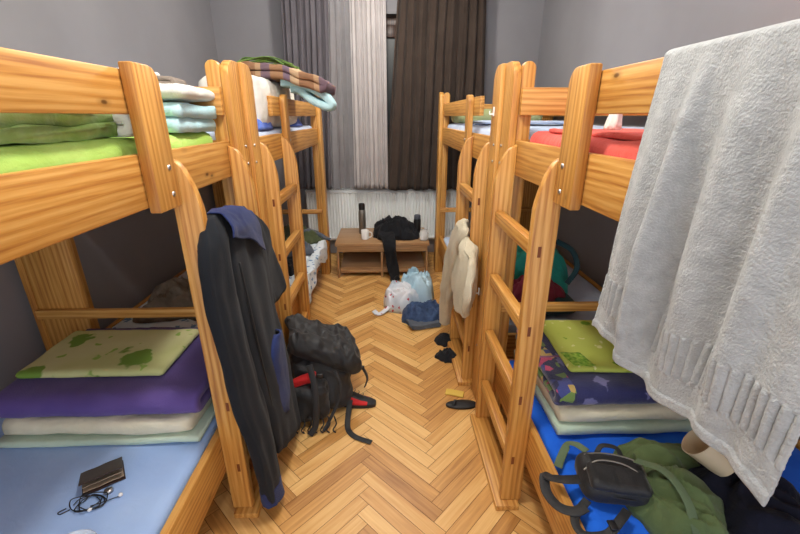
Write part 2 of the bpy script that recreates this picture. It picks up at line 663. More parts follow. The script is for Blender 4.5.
def heap(cx, cy, z0, rx, ry, h, seed=0, n=72, freq=5.0, amp=.25, rot=0.0, stretch=(1, 1, 1), power=.75, lobes=.25, sub=3):
    """crumpled cloth: a low mound with ridged folds"""
    V, F = [], []
    nr = n // 2
    for i in range(nr + 1):
        t = i / nr
        for j in range(n):
            a = 2 * PI * j / n
            V.append((t * math.cos(a), t * math.sin(a), 0))
    V = np.array(V)
    a = np.arctan2(V[:, 1], V[:, 0])
    t = np.hypot(V[:, 0], V[:, 1])
    dirs = np.stack([np.cos(a), np.sin(a), np.zeros(len(a)) + seed * 2.7], 1)
    lob = 1 + lobes * fbm(dirs * 1.7, 3)
    base = (1 - np.clip(t, 0, 1) ** 3) ** power
    q = np.stack([V[:, 0] * lob * rx, V[:, 1] * lob * ry, np.zeros(len(a))], 1)
    w = np.stack([q[:, 0] * stretch[0], q[:, 1] * stretch[1], np.zeros(len(a)) + seed], 1) * freq
    low = fbm(w * .55 + 7, 2)
    w = w + 1.3 * np.stack([vnoise(w * .8 + 5), vnoise(w * .8 + 9), np.zeros(len(a))], 1)
    n1 = vnoise(w * np.array([1.0, 2.2, 1]))
    n2 = vnoise(w * np.array([3.6, 1.5, 1]) + 13)
    n3 = vnoise(w * 4.5 + 29)
    rg = (1 - 2.4 * np.sqrt(n1 * n1 + .006)) * .9 + (1 - 2.4 * np.sqrt(n2 * n2 + .01)) * .6 + n3 * .25
    z = h * base * (.78 + .30 * low + amp * rg)
    z = np.maximum(z, .0) + .010 * (1 - t) + .004
    xy = 1 + .10 * fbm(w * 1.3 + 3, 2)
    x, y = q[:, 0] * xy, q[:, 1] * xy
    # the rim turns under
    rim = t > .999
    z = np.where(rim, 0.0, z)
    c, s = math.cos(rot), math.sin(rot)
    P = np.stack([x * c - y * s + cx, x * s + y * c + cy, z + z0], 1)
    for i in range(nr):
        for j in range(n):
            k = (j + 1) % n
            F.append([i * n + j, (i + 1) * n + j, (i + 1) * n + k, i * n + k])
    F.append([nr * n + j for j in range(n)][::-1])
    # weld centre
    return weld(P, F)


def weld(P, F, d=1e-5):
    bm = bmesh.new()
    vs = [bm.verts.new(p) for p in P]
    for f in F:
        try:
            bm.faces.new([vs[i] for i in f])
        except ValueError:
            pass
    bmesh.ops.remove_doubles(bm, verts=bm.verts, dist=d)
    return bm_out(bm)


def surf(fn, nu, nv, closed_u=False):
    U, W = np.meshgrid(np.linspace(0, 1, nu), np.linspace(0, 1, nv), indexing='ij')
    V = fn(U.ravel(), W.ravel())
    F = [[i * nv + j, (i + 1) * nv + j, (i + 1) * nv + j + 1, i * nv + j + 1] for i in range(nu - 1) for j in range(nv - 1)]
    return V, F


def lathe(cx, cy, prof, n=28, cap=True):
    V, F = [], []
    for r, z in prof:
        for j in range(n):
            a = 2 * PI * j / n
            V.append((cx + r * math.cos(a), cy + r * math.sin(a), z))
    for i in range(len(prof) - 1):
        for j in range(n):
            k = (j + 1) % n
            F.append([i * n + j, i * n + k, (i + 1) * n + k, (i + 1) * n + j])
    if cap:
        F.append(list(range(n))[::-1])
        F.append([(len(prof) - 1) * n + j for j in range(n)])
    return np.array(V), F


def strap(name, pts, w, t, mat, parent, up=(0, 0, 1), n=36, taper=None):
    p = smooth_path(pts, n)
    V, F = sweep(p, rrect(w, t, t * .45, 2), up=up)
    return mk(name, V, F, M[mat] if isinstance(mat, str) else mat, parent, angle=50)


def cable(pts, r, n=60):
    return sweep(smooth_path(pts, n), circ(r, 8), up=(.13, .21, .97))


# ================================================================== SETTING
XW0, XW1, YB = -1.84, 1.72, 5.0
YF, ZC = -1.3, 3.05

# parquet: one mesh, a herringbone of planks
w_, n_ = .068, 7
L_ = w_ * n_
Vp, Fp, Gp, Tp, MIp = [], [], [], [], []
base = [(-2.0, YF, -.012), (1.9, YF, -.012), (1.9, 5.15, -.012), (-2.0, 5.15, -.012)]
Vp += base
Gp += [(0, 0, 0)] * 4
Tp += [0] * 4
Fp.append([0, 1, 2, 3])
MIp.append(1)
s45 = math.sqrt(.5)
seam = -.10
u0 = seam - L_ * s45
rp = random.Random(11)


def plank(px, py, horiz):
    g = .0011
    if horiz:
        rc = (px + g, px + L_ - g, py + g, py + w_ - g)
    else:
        rc = (px + g, px + w_ - g, py + g, py + L_ - g)
    pts = [(rc[0], rc[2]), (rc[1], rc[2]), (rc[1], rc[3]), (rc[0], rc[3])]
    W = [((x - y) * s45 + u0, (x + y) * s45 + .05) for x, y in pts]
    if max(q[0] for q in W) < -1.95 or min(q[0] for q in W) > 1.8 or max(q[1] for q in W) < YF or min(q[1] for q in W) > 5.1:
        return
    i0 = len(Vp)
    off = (rp.uniform(0, 50), rp.uniform(0, 50), rp.uniform(0, 50))
    tone = rp.random() ** 1.1
    for (x, y), (gx, gy) in zip(W, pts):
        Vp.append((x, y, 0))
        a, b = (gx, gy) if horiz else (gy, gx)
        Gp.append((a + off[0], b + off[1], off[2]))
        Tp.append(tone)
    Fp.append([i0, i0 + 1, i0 + 2, i0 + 3])
    MIp.append(0)


for r_ in range(-80, 160):
    for kx in range(-9, 10):
        bx = (r_ + 2 * n_ * kx) * w_
        plank(bx, r_ * w_, True)
        plank(bx + n_ * w_, (r_ - n_ + 1) * w_, False)
fl = mk('floor', Vp, Fp, None, smooth=False, mats=[M['parquet'], M['gap']], fmi=MIp, grain=Gp, tone=Tp)
struct(fl)


def wallbox(name, *a, mat='wall'):
    V, F = box_geo(*a, bevel=0)
    return struct(mk(name, V, F, M[mat], smooth=False))


wallbox('wall_left', XW0 - .12, XW0, YF, YB + .3, -.012, ZC)
wallbox('wall_right', XW1, XW1 + .12, YF, YB + .3, -.012, ZC)
wallbox('ceiling', XW0 - .12, XW1 + .12, YF, YB + .3, ZC, ZC + .1, mat='ceiling')
WX0, WX1, WZ0, WZ1 = -.62, 1.0, .92, 2.70
V, F = merge(box_geo(XW0, WX0, YB, YB + .3, -.012, ZC, 0), box_geo(WX1, XW1, YB, YB + .3, -.012, ZC, 0),
             box_geo(WX0, WX1, YB, YB + .3, -.012, WZ0, 0), box_geo(WX0, WX1, YB, YB + .3, WZ1, ZC, 0))
struct(mk('wall_back', V, F, M['wall'], smooth=False))

# window in its recess
M['dark_wood'] = wood_mat('stained_window_wood', srgb(92, 62, 46), srgb(72, 46, 34), srgb(48, 30, 22), knots=False)
M['night_glass'] = plain('night_glass', srgb(30, 36, 36), .35, 0, .3)
wy0, wy1 = YB + .16, YB + .24
fr = [box_geo(WX0, WX1, wy0, wy1, WZ0, WZ0 + .08), box_geo(WX0, WX1, wy0, wy1, WZ1 - .08, WZ1),
      box_geo(WX0, WX0 + .08, wy0, wy1, WZ0 + .08, WZ1 - .08), box_geo(WX1 - .08, WX1, wy0, wy1, WZ0 + .08, WZ1 - .08),
      box_geo(.12, .26, wy0 - .02, wy1, WZ0 + .08, WZ1 - .08)]
V, F = merge(*fr)
win = struct(mk('window_1', V, F, M['dark_wood'], grain=grain_of(V, 2), angle=35))
V, F = merge(box_geo(WX0 + .08, .12, wy0 + .03, wy0 + .04, WZ0 + .08, WZ1 - .08, 0), box_geo(.26, WX1 - .08, wy0 + .03, wy0 + .04, WZ0 + .08, WZ1 - .08, 0))
mk('window_pane', V, F, M['night_glass'], win, smooth=False)
V, F = merge(box_geo(-.07, -.0, wy0 - .018, wy0 + .03, WZ0 + .08, WZ1 - .08), box_geo(.0, .12, wy0 - .018, wy0 + .03, WZ1 - .2, WZ1 - .08))
mk('window_casement', V, F, M['dark_wood'], win, grain=grain_of(V, 2), angle=35)

# ================================================================== BUNK BEDS
ZR0, ZR1 = 1.408, 1.56
ZG0, ZG1 = 1.667, 1.78
RUNGS = [1.243, .925, .607, .290]


def bunk(s, xf, y0, y1, gy, lad, gpost, label, WB=1.08, postw=.145, lower=(.24, .43)):
    """s=+1: right row, -1: left row. xf: outer face of the aisle rails. d grows towards the wall."""
    t = thing('bunk_bed', (xf + s * WB / 2, (y0 + y1) / 2, 0), label, 'bunk bed', 'pine bunk beds')

    def X(a, b):
        return (min(xf + s * a, xf + s * b), max(xf + s * a, xf + s * b))
    # corner posts: an outer board facing the aisle and an inner board facing along it
    for (ya, yb, near) in ((y0, y0 + postw, True), (y1 - postw, y1, False)):
        rl, rh = (.0, .075) if near else (.075, .0)
        for (da, db) in ((-.035, 0), (WB, WB + .035)):
            x0, x1 = X(da, db)
            board('corner_post', prism_geo(rounded_outline(ya, yb, 0, 1.892, rl, rh), 0, x0, x1, .005), 2, t)
        yi = (yb - .055, yb - .02) if near else (ya + .004, ya + .039)
        for (da, db) in ((.001, .062), (WB - (.062 if near else .235), WB - .001)):
            x0, x1 = X(da, db)
            board('inner_post', prism_geo(rounded_outline(x0, x1, 0, 1.886, .03, .03), 1, yi[0], yi[1], .005), 2, t)
    ya, yb = y0 + postw - .02, y1 - postw + .004
    # long rails
    for (za, zb, nm) in ((ZR0, ZR1, 'side_rail'), (lower[0], lower[1], 'side_rail')):
        for (da, db) in ((0, .03), (WB - .03, WB)):
            x0, x1 = X(da, db)
            board(nm, box_geo(x0, x1, ya, yb, za, zb), 1, t)
    # end boards
    for (yc0, yc1, first) in ((ya + .0, ya + .028, True), (yb - .03, yb - .002, False)):
        for (za, zb) in ((ZG0, ZG1), (ZR0, ZR1 - .01), (.698, .745), (lower[0], lower[1] - .03)):
            if first and za in (ZG0, .698):
                continue
            x0, x1 = X(.032, WB - .032)
            if za == ZG0 or za == .698:
                x0, x1 = X(.002, WB - .002)
            board('end_board', box_geo(x0, x1, yc0, yc1, za, zb), 0, t)
    # bases under the mattresses
    for za in (ZR0 + .01, lower[0] + .03):
        x0, x1 = X(.033, WB - .033)
        board('bed_base', box_geo(x0, x1, ya + .03, yb - .033, za, za + .018), 1, t)
    # guard rail and its post
    x0, x1 = X(.0, .028)
    board('guard_rail', box_geo(x0, x1, gy[0], gy[1], ZG0, ZG1), 1, t)
    x0, x1 = X(-.036, -.001)
    rl, rh = (.0, .05) if gpost[2] > 0 else (.05, .0)
    board('guard_post', prism_geo(rounded_outline(gpost[0], gpost[1], 1.392, 1.797, rl, rh), 0, x0, x1, .005), 2, t)
    x0, x1 = X(WB - .028, WB)
    board('guard_rail', box_geo(x0, x1, ya, yb, ZG0, ZG1), 1, t)
    # ladder
    n1, n2 = lad
    for yy in (n1, n2):
        prof = [(-.001, .03), (-.090, .03), (-.090, 1.36)]
        for i in range(1, 9):
            a = i / 8
            prof.append((-.090 + .078 * a ** 1.5, 1.36 + .175 * math.sin(a * PI / 2) ** 1.15))
        prof.append((-.001, 1.545))
        pts = [(xf + s * d, z) for d, z in prof]
        board('ladder_stile', prism_geo(pts, 1, yy, yy + .034, .004), 2, t)
    for z in RUNGS:
        x0, x1 = X(-.078, -.036)
        g = prism_geo([(x0, z - .055), (x1, z - .055), (x1, z), (x0, z)], 1, n1 + .0345, n2 - .0005, .004)
        rg = board('rung', g, 1, t)
        xm = (x0 + x1) / 2
        V, F = merge(box_geo(xm - .006, xm + .006, n1 - .0012, n1 + .004, z - .048, z - .008, 0))
        tn = mk('tenon', V, F, M['pine_end'], rg, smooth=False)
    x0, x1 = X(-.118, -.012)
    board('ladder_foot', box_geo(x0, x1, n1 - .03, n2 + .012 if n2 + .034 < y1 - postw - .01 else y1 - postw - .004, 0, .029), 1, t)
    # bolts
    def bolt(y, z, d=-.036, r=.009):
        xa = xf + s * d
        pr = [(0, .0045), (r * .5, .0042), (r * .85, .003), (r, 0)]
        V, F = [], []
        for rr_, h in pr[1:]:
            for j in range(14):
                a = 2 * PI * j / 14
                V.append((xa - s * h, y + rr_ * math.cos(a), z + rr_ * math.sin(a)))
        for i in range(len(pr) - 2):
            for j in range(14):
                k = (j + 1) % 14
                F.append([i * 14 + j, i * 14 + k, (i + 1) * 14 + k, (i + 1) * 14 + j])
        V.append((xa - s * .0048, y, z))
        c = len(V) - 1
        for j in range(14):
            F.append([c, (j + 1) % 14, j])
        mk('bolt', V, F, M['steel'], t)
    gm = (gpost[0] + gpost[1]) / 2
    bolt(gm + .025, 1.515)
    bolt(gm + .022, 1.435)
    for (ya_, yb_) in ((y0, y0 + postw), (y1 - postw, y1)):
        bolt((ya_ + yb_) / 2 + (-.035 if ya_ == y0 else .035), 1.53, r=.007)
        bolt((ya_ + yb_) / 2 + (-.035 if ya_ == y0 else .035), 1.45, r=.007)
        bolt((ya_ + yb_) / 2, .36, r=.007)
    return t


Y1, Y2 = -.14, 2.045
bL1 = bunk(-1, -.70, Y1, Y2, (Y1 + .13, 1.30), (1.325, 1.862), (1.19, 1.32, 1),
           'near left pine bunk bed with a lime green upper mattress', postw=.145)
bL2 = bunk(-1, -.682, Y2 + .0015, 4.36, (2.62, 4.20), (2.225, 2.745), (2.79, 2.89, -1),
           'far left pine bunk bed heaped with bedding beside the grey curtain', postw=.13)
bR1 = bunk(1, .59, Y1, Y2, (Y1 + .13, 1.30), (1.325, 1.862), (1.19, 1.32, 1),
           'near right pine bunk bed with the big white towel over its guard rail', postw=.145)
bR2 = bunk(1, .572, Y2 + .0015, 4.40, (2.62, 4.23), (2.225, 2.745), (2.79, 2.89, -1),
           'far right pine bunk bed beside the dark brown curtain', postw=.13)

for (y, z) in ((2.12, 1.685), (2.15, .70)):
    V, F = merge(box_geo(.531, .5365, y - .009, y + .009, z - .022, z + .022, .002), box_geo(.514, .531, y - .005, y + .005, z - .016, z - .008, .002), box_geo(.512, .516, y - .005, y + .005, z - .012, z + .004, .001))
    o_ = mk('coat_hook', V, F, M['white_plastic'], bR2, angle=40)
    o_['label'] = 'white plastic hook'

# ================================================================== FABRIC MATERIALS
M['lime'] = fabric('lime_sheet', srgb(156, 200, 86), srgb(180, 216, 116), wrinkle=.35)
M['green_duvet'] = fabric('highlit_green_duvet', srgb(146, 192, 92), srgb(196, 220, 170), wrinkle=.5, mottling=9)  # second, paler tone paints highlights into the green cloth
M['sheet_blue'] = fabric('pale_blue_sheet', srgb(150, 180, 228), srgb(164, 192, 234), scale=300, bump=.1, wrinkle=.12)
M['sheet_white'] = fabric('pale_sheet', srgb(178, 196, 224), srgb(196, 210, 232), scale=300, bump=.15, wrinkle=.3)
M['sheet_royal'] = fabric('royal_blue_sheet', srgb(24, 92, 214), srgb(34, 108, 228), scale=300, bump=.1, wrinkle=.2)
M['coral'] = fabric('coral_sheet', srgb(206, 84, 76), srgb(222, 104, 92), wrinkle=.35)
M['print_white'] = blotch('white_printed_sheet', srgb(206, 218, 226), srgb(112, 142, 178), 16, .22, .08, srgb(216, 224, 230))
M['cream'] = fabric('cream_duvet', srgb(206, 200, 172), srgb(222, 216, 192), wrinkle=.4)
M['mint_edge'] = fabric('mint_duvet', srgb(176, 198, 178), srgb(196, 212, 194), wrinkle=.3)
M['palemint'] = fabric('pale_turquoise_blanket', srgb(158, 206, 214), srgb(190, 224, 230), scale=260, bump=.5, wrinkle=.3)
M['white_cloth'] = fabric('white_cotton', srgb(214, 216, 208), srgb(228, 228, 222), wrinkle=.4)
M['taupe'] = fabric('taupe_cloth', srgb(112, 102, 94), srgb(132, 120, 110))
M['purple'] = fabric('purple_fleece', srgb(80, 64, 126), srgb(96, 78, 142), scale=260, bump=.7, sheen=.15)
M['teal'] = fabric('teal_cloth', srgb(40, 160, 148), srgb(66, 184, 168), wrinkle=.4)
M['darkteal'] = fabric('dark_teal_cloth', srgb(38, 66, 74), srgb(52, 84, 92))
M['burgundy'] = fabric('burgundy_cloth', srgb(116, 40, 58), srgb(148, 60, 76), wrinkle=.4)
M['greyfab'] = fabric('grey_knit', srgb(66, 72, 82), srgb(96, 102, 112), wrinkle=.5)
M['olivefab'] = fabric('olive_cloth', srgb(58, 66, 44), srgb(80, 88, 60), wrinkle=.4)
M['black'] = fabric('black_cloth', srgb(22, 23, 26), srgb(32, 33, 37), sheen=.06, wrinkle=.3)
M['fleece'] = fabric('charcoal_fleece', srgb(20, 23, 28), srgb(32, 36, 42), scale=300, bump=.6, sheen=.05, amt=.8)
M['navyfab'] = fabric('navy_fleece', srgb(28, 38, 78), srgb(42, 54, 100), scale=300, bump=.6, sheen=.08)
M['bag_olive'] = fabric('olive_canvas', srgb(74, 90, 56), srgb(98, 114, 74), scale=350, bump=.4, wrinkle=.3)
M['strap_green'] = fabric('green_webbing', srgb(84, 100, 74), srgb(100, 116, 88), scale=400)
M['nylon'] = fabric('black_nylon', srgb(15, 16, 18), srgb(26, 27, 30), scale=160, bump=.4, rough=.62, sheen=.1)
M['nylon'].node_tree.nodes['Principled BSDF'].inputs['Specular IOR Level'].default_value = .5
M['red'] = fabric('red_nylon', srgb(168, 24, 28), srgb(196, 40, 40), rough=.6)
M['towel'] = fabric('white_terry', srgb(156, 159, 160), srgb(174, 177, 178), scale=240, bump=.7, sheen=.1, bdist=.004, mottling=40)
M['knit'] = fabric('cream_knit', srgb(186, 178, 154), srgb(206, 198, 176), scale=150, bump=1.0, bdist=.005)
M['greenpillow'] = blotch('green_leaf_print', srgb(196, 196, 146), srgb(112, 146, 62), 5.0, .30, .04, srgb(182, 186, 128), srgb(140, 172, 84), 11, .16, bump=.25)
M['limepillow'] = blotch('lime_leaf_print', srgb(178, 188, 92), srgb(106, 146, 44), 7, .16, .04, srgb(166, 178, 80), srgb(206, 208, 148), 16, .14, bump=.2)
M['brownstripe'] = stripes('brown_striped_blanket', [(0, srgb(140, 104, 78)), (.25, srgb(172, 140, 108)), (.34, srgb(112, 92, 102)), (.5, srgb(152, 116, 86)), (.72, srgb(118, 100, 116)), (.84, srgb(182, 154, 122))], 0, 2.8, .5)
M['leaf_strap'] = fabric('leaf_green_cloth', srgb(78, 116, 44), srgb(132, 164, 84), mottling=30)
M['bluecloth'] = fabric('cobalt_cloth', srgb(62, 94, 190), srgb(96, 128, 214), wrinkle=.4)
M['greenish'] = fabric('sage_bolster', srgb(150, 158, 110), srgb(170, 176, 130))
M['jean'] = fabric('denim', srgb(38, 54, 84), srgb(70, 90, 124), scale=300, mottling=18, wrinkle=.5)
M['plasticbag'] = blotch('printed_plastic', srgb(214, 216, 222), srgb(176, 60, 72), 15, .16, .05, srgb(170, 188, 204), srgb(120, 146, 170), 9, .14, bump=.2)
_b = M['plasticbag'].node_tree.nodes['Principled BSDF']
_b.inputs['Roughness'].default_value = .3
M['bluebag'] = fabric('blue_plastic', srgb(150, 184, 202), srgb(190, 212, 222), rough=.3, sheen=0, wrinkle=.4)
M['leather'] = plain('brown_leather', srgb(58, 40, 32), .38, 0, .5, .35)
M['leather2'] = plain('leather_edge', srgb(150, 132, 112), .6)
M['rubber'] = plain('black_rubber', srgb(20, 20, 22), .5)
M['chrome'] = plain('brushed_steel', srgb(150, 146, 138), .45, .8)
M['ceramic'] = plain('white_ceramic', srgb(232, 232, 230), .2)
M['yellow'] = plain('yellow_foam', srgb(206, 172, 74), .7)
M['papercream'] = plain('cream_plastic', srgb(196, 178, 146), .5)

# navy blanket with pale zigzag motifs and a band of coloured stripes along its left edge


def navy_mat():
    m, nt, b = node_mat('navy_patterned_blanket')
    tc = N(nt, 'ShaderNodeTexCoord')
    mp = N(nt, 'ShaderNodeMapping')
    mp.inputs['Scale'].default_value = (1, 1, 1)
    nt.links.new(tc.outputs['Object'], mp.inputs['Vector'])
    wn = N(nt, 'ShaderNodeTexNoise', i_Scale=26.0, i_Detail=3.0)
    nt.links.new(mp.outputs[0], wn.inputs['Vector'])
    wm = N(nt, 'ShaderNodeVectorMath', operation='MULTIPLY_ADD')
    wm.inputs[1].default_value = (.05, .05, .05)
    nt.links.new(wn.outputs['Color'], wm.inputs[0])
    nt.links.new(mp.outputs[0], wm.inputs[2])
    v = N(nt, 'ShaderNodeTexVoronoi', i_Scale=9.0, distance='MANHATTAN')
    nt.links.new(wm.outputs[0], v.inputs['Vector'])
    rr = ramp(nt, [(0, (1, 1, 1)), (.46, (.9, .9, .9)), (.54, (0, 0, 0))])
    nt.links.new(v.outputs['Distance'], rr.inputs[0])
    mc = N(nt, 'ShaderNodeMix', data_type='RGBA')
    nt.links.new(rr.outputs[0], mc.inputs[0])
    mc.inputs[6].default_value = (*srgb(30, 34, 84), 1)
    mc.inputs[7].default_value = (*srgb(112, 112, 158), 1)
    # coloured band on the aisle side (low x)
    sp = N(nt, 'ShaderNodeSeparateXYZ')
    nt.links.new(tc.outputs['Object'], sp.inputs[0])
    v2 = N(nt, 'ShaderNodeTexVoronoi', i_Scale=26.0)
    nt.links.new(tc.outputs['Object'], v2.inputs['Vector'])
    sc = N(nt, 'ShaderNodeSeparateColor')
    nt.links.new(v2.outputs['Color'], sc.inputs[0])
    r2 = ramp(nt, [(0, srgb(30, 34, 70)), (.35, srgb(96, 124, 62)), (.6, srgb(170, 62, 96)), (.78, srgb(52, 60, 120)), (.9, srgb(176, 150, 84))], 'CONSTANT')
    nt.links.new(sc.outputs[0], r2.inputs[0])
    lt = N(nt, 'ShaderNodeMath', operation='LESS_THAN')
    lt.inputs[1].default_value = -.305
    nt.links.new(sp.outputs[0], lt.inputs[0])
    m2 = N(nt, 'ShaderNodeMix', data_type='RGBA')
    nt.links.new(lt.outputs[0], m2.inputs[0])
    nt.links.new(mc.outputs[2], m2.inputs[6])
    nt.links.new(r2.outputs[0], m2.inputs[7])
    # thin red cross stripe
    wv = N(nt, 'ShaderNodeMath', operation='COMPARE')
    wv.inputs[1].default_value = -.02
    wv.inputs[2].default_value = .007
    nt.links.new(sp.outputs[1], wv.inputs[0])
    m3 = N(nt, 'ShaderNodeMix', data_type='RGBA')
    nt.links.new(wv.outputs[0], m3.inputs[0])
    nt.links.new(m2.outputs[2], m3.inputs[6])
    m3.inputs[7].default_value = (*srgb(128, 74, 110), 1)
    nt.links.new(m3.outputs[2], b.inputs['Base Color'])
    n2 = N(nt, 'ShaderNodeTexNoise', i_Scale=200.0, i_Detail=3.0)
    nt.links.new(tc.outputs['Object'], n2.inputs['Vector'])
    bp = N(nt, 'ShaderNodeBump', i_Strength=.6, i_Distance=.004)
    nt.links.new(n2.outputs['Fac'], bp.inputs['Height'])
    nt.links.new(bp.outputs[0], b.inputs['Normal'])
    b.inputs['Roughness'].default_value = .95
    b.inputs['Sheen Weight'].default_value = .3
    return m


M['navypat'] = navy_mat()


def one(name, geo, mat, label, cat, group=None, **kw):
    V, F = geo
    o = mk(name, V, F, M[mat] if isinstance(mat, str) else mat, **kw)
    return tag(o, label, cat, group)


# ================================================================== MATTRESSES
ZU, ZL = ZR0 + .0285, .27 + .0185      # top faces of the two bases


def mattress(s, xf, ya, yb, z0, h, mat, label, seed, amp=.004, WB=1.08):
    xa, xb = sorted((xf + s * .034, xf + s * (WB - .036)))
    geo = rbox((xa + xb) / 2, (ya + yb) / 2, z0, xb - xa - .012, yb - ya, h, .035, 34, 70, 6, amp=amp, freq=5, seed=seed)
    return one('mattress', geo, mat, label, 'mattress', 'bunk mattresses')


yA, yB = .02, 1.85
mattress(-1, -.70, yA, yB, ZU, .165, 'lime', 'upper mattress in a lime green sheet, near left bunk', 1, .007)
mattress(-1, -.70, yA, yB, ZL, .15, 'sheet_blue', 'lower mattress in a pale blue sheet, under the brown wallet', 2, .003)
mattress(-1, -.67, 2.225, 4.15, ZU, .15, 'sheet_white', 'upper mattress in a pale blue-white sheet, far left bunk', 3)
mattress(-1, -.67, 2.225, 4.15, ZL, .17, 'print_white', 'lower mattress in a white printed sheet, under the strewn clothes', 4, .006)
mattress(1, .59, yA, yB, ZU, .165, 'coral', 'upper mattress in a coral red sheet, near right bunk', 5, .007)
mattress(1, .59, yA, yB, ZL, .15, 'sheet_royal', 'lower mattress in a bright royal blue sheet, under the shoulder bag', 6, .003)
mattress(1, .56, 2.225, 4.17, ZU, .165, 'sheet_white', 'upper mattress in a pale blue sheet, far right bunk', 7)
mattress(1, .56, 2.225, 4.17, ZL, .16, 'sheet_white', 'lower mattress in a pale blue sheet, beside the hanging cream sweater', 8)

# ================================================================== NEAR LEFT, UPPER
zt = ZU + .165
one('folded_duvet', folded(-1.035, .82, zt, .56, .86, .036, 2, amp=.006, seed=21, fine=.004, first=-1), 'green_duvet',
    'folded lime green duvet on the lime mattress behind the guard rail', 'duvet')
one('folded_cloth', folded(-.855, 1.255 + .04, zt, .22, .12, .034, 2, amp=.004, seed=5, fine=.001, first=1, nd=10), 'white_cloth',
    'small white cloth folded at the end of the lime duvet, left of the guard post', 'cloth')
one('folded_blanket', folded(-.95, 1.70, zt, .49, .34, .050, 2, amp=.006, seed=9, fine=.002, first=-1), 'palemint',
    'thick pale turquoise blanket folded in two under the white pillow', 'blanket')
one('pillow', rbox(-.915, 1.69, zt + .104, .42, .37, .070, .03, 34, 34, 6, amp=.004, seed=12, crown=.2, taper=.45, fine=.002, rot=.1), 'white_cloth',
    'white pillow on the folded pale turquoise blanket, near left upper bunk', 'pillow')
one('folded_shirt', folded(-.885, 1.68, zt + .163, .20, .20, .016, 2, amp=.002, seed=14, rot=.2), 'taupe',
    'taupe folded shirt on top of the white pillow', 'shirt')
one('folded_cloth', folded(-.935, 1.66, zt + .197, .15, .14, .010, 2, amp=.002, seed=15, rot=-.1), 'white_cloth',
    'white folded cloth topmost on the near left upper stack', 'cloth')

# ================================================================== NEAR LEFT, LOWER
zl = ZL + .152
one('folded_duvet', folded(-1.145, 1.555, zl, .82, .56, .030, 1, amp=.004, seed=30), 'mint_edge',
    'thin pale mint blanket lowest in the left lower pile, on the pale blue sheet', 'blanket')
one('folded_duvet', folded(-1.14, 1.56, zl + .031, .80, .55, .072, 1, amp=.008, seed=31, fine=.0045, ffreq=20), 'cream',
    'cream duvet under the purple blanket in the left lower bunk', 'duvet')
one('folded_blanket', folded(-1.14, 1.60, zl + .106, .58, .80, .050, 2, amp=.005, seed=33, fine=.0015, first=-1, axis='y', nd=50), 'purple',
    'purple fleece blanket folded in two under the green patterned pillow', 'blanket')
one('pillow', rbox(-1.225, 1.60, zl + .210, .60, .36, .042, .02, 40, 30, 5, amp=.003, seed=35, crown=.1, taper=.3, fine=.002, rot=.0), 'greenpillow',
    'flat cream and green patterned pillow on the purple blanket', 'pillow')

# wallet
wl = thing('wallet', (-1.03, 1.125, zl), 'brown leather wallet lying half open on the pale blue sheet', 'wallet')
rw = -.95 + PI / 2
cw, sw = math.cos(rw), math.sin(rw)


def wpl(a, b, z):
    return (-1.03 + a * cw - b * sw, 1.125 + a * sw + b * cw, zl + z)


def flap(z0, z1, lift, name, mat, w=.125, d=.10, t=.005):
    def fn(sgn):
        V = []
        for i in range(13):
            for j in range(9):
                a = (i / 12 - .5) * w
                b = (j / 8 - .5) * d
                z = z0 + lift * (1 - j / 8) + (z1 - z0) * (i / 12) + (t if sgn else 0) + .001 * math.sin(i)
                V.append(wpl(a, b, z))
        return V
    V = fn(0) + fn(1)
    n = 13 * 9
    F = []
    for i in range(12):
        for j in range(8):
            q = [i * 9 + j, (i + 1) * 9 + j, (i + 1) * 9 + j + 1, i * 9 + j + 1]
            F.append(q[::-1])
            F.append([k + n for k in q])
    for i in range(12):
        F.append([i * 9, (i + 1) * 9, (i + 1) * 9 + n, i * 9 + n])
        F.append([i * 9 + 8, i * 9 + 8 + n, (i + 1) * 9 + 8 + n, (i + 1) * 9 + 8])
    for j in range(8):
        F.append([j, j + n, j + 1 + n, j + 1])
        F.append([12 * 9 + j, 12 * 9 + j + 1, 12 * 9 + j + 1 + n, 12 * 9 + j + n])
    return mk(name, V, F, M[mat], wl, angle=40)


flap(.001, .001, .0, 'back_cover', 'leather')
flap(.007, .007, .004, 'card_slip', 'leather2', w=.118, d=.09, t=.003)
flap(.011, .012, .018, 'card_slip', 'leather2', w=.115, d=.088, t=.003)
flap(.016, .018, .034, 'front_cover', 'leather', t=.005)
V, F = lathe(*wpl(.01, -.078, 0)[:2], [(.004, zl + .0015), (.014, zl + .0015), (.014, zl + .009), (.011, zl + .012), (.004, zl + .013)])
one('coin_purse', (V, F), 'steel', 'small round metal earphone case beside the brown wallet', 'case')

# earphones
rr_ = random.Random(5)
pts = []
for k in range(26):
    a = k * 1.15
    R_ = .02 + .032 * rr_.random()
    pts.append((-1.015 + 1.5 * R_ * math.cos(a) + .012 * math.sin(k), 1.025 + .75 * R_ * math.sin(a), zl + .003 + .008 * rr_.random()))
ep = thing('earphones', (-1.015, 1.025, zl), 'black wired earphones tangled on the pale blue sheet by the wallet', 'earphones')
V, F = merge(cable(pts, .0016, 260), cable([(-1.06, 1.0, zl + .003), (-1.08, .985, zl + .002), (-1.09, .99, zl + .003), (-1.075, 1.005, zl + .003)], .0016, 30),
             cable([(-1.0, 1.01, zl + .004), (-.96, 1.03, zl + .003), (-.925, 1.048, zl + .003)], .0016, 30))
mk('cable', V, F, M['rubber'], ep)
for (x, y) in ((-.992, .996), (-.925, 1.05)):
    V, F = lathe(x, y, [(.002, zl + .001), (.006, zl + .002), (.007, zl + .006), (.005, zl + .010), (.002, zl + .012)], 14)
    mk('earbud', V, F, M['white_plastic'], ep)

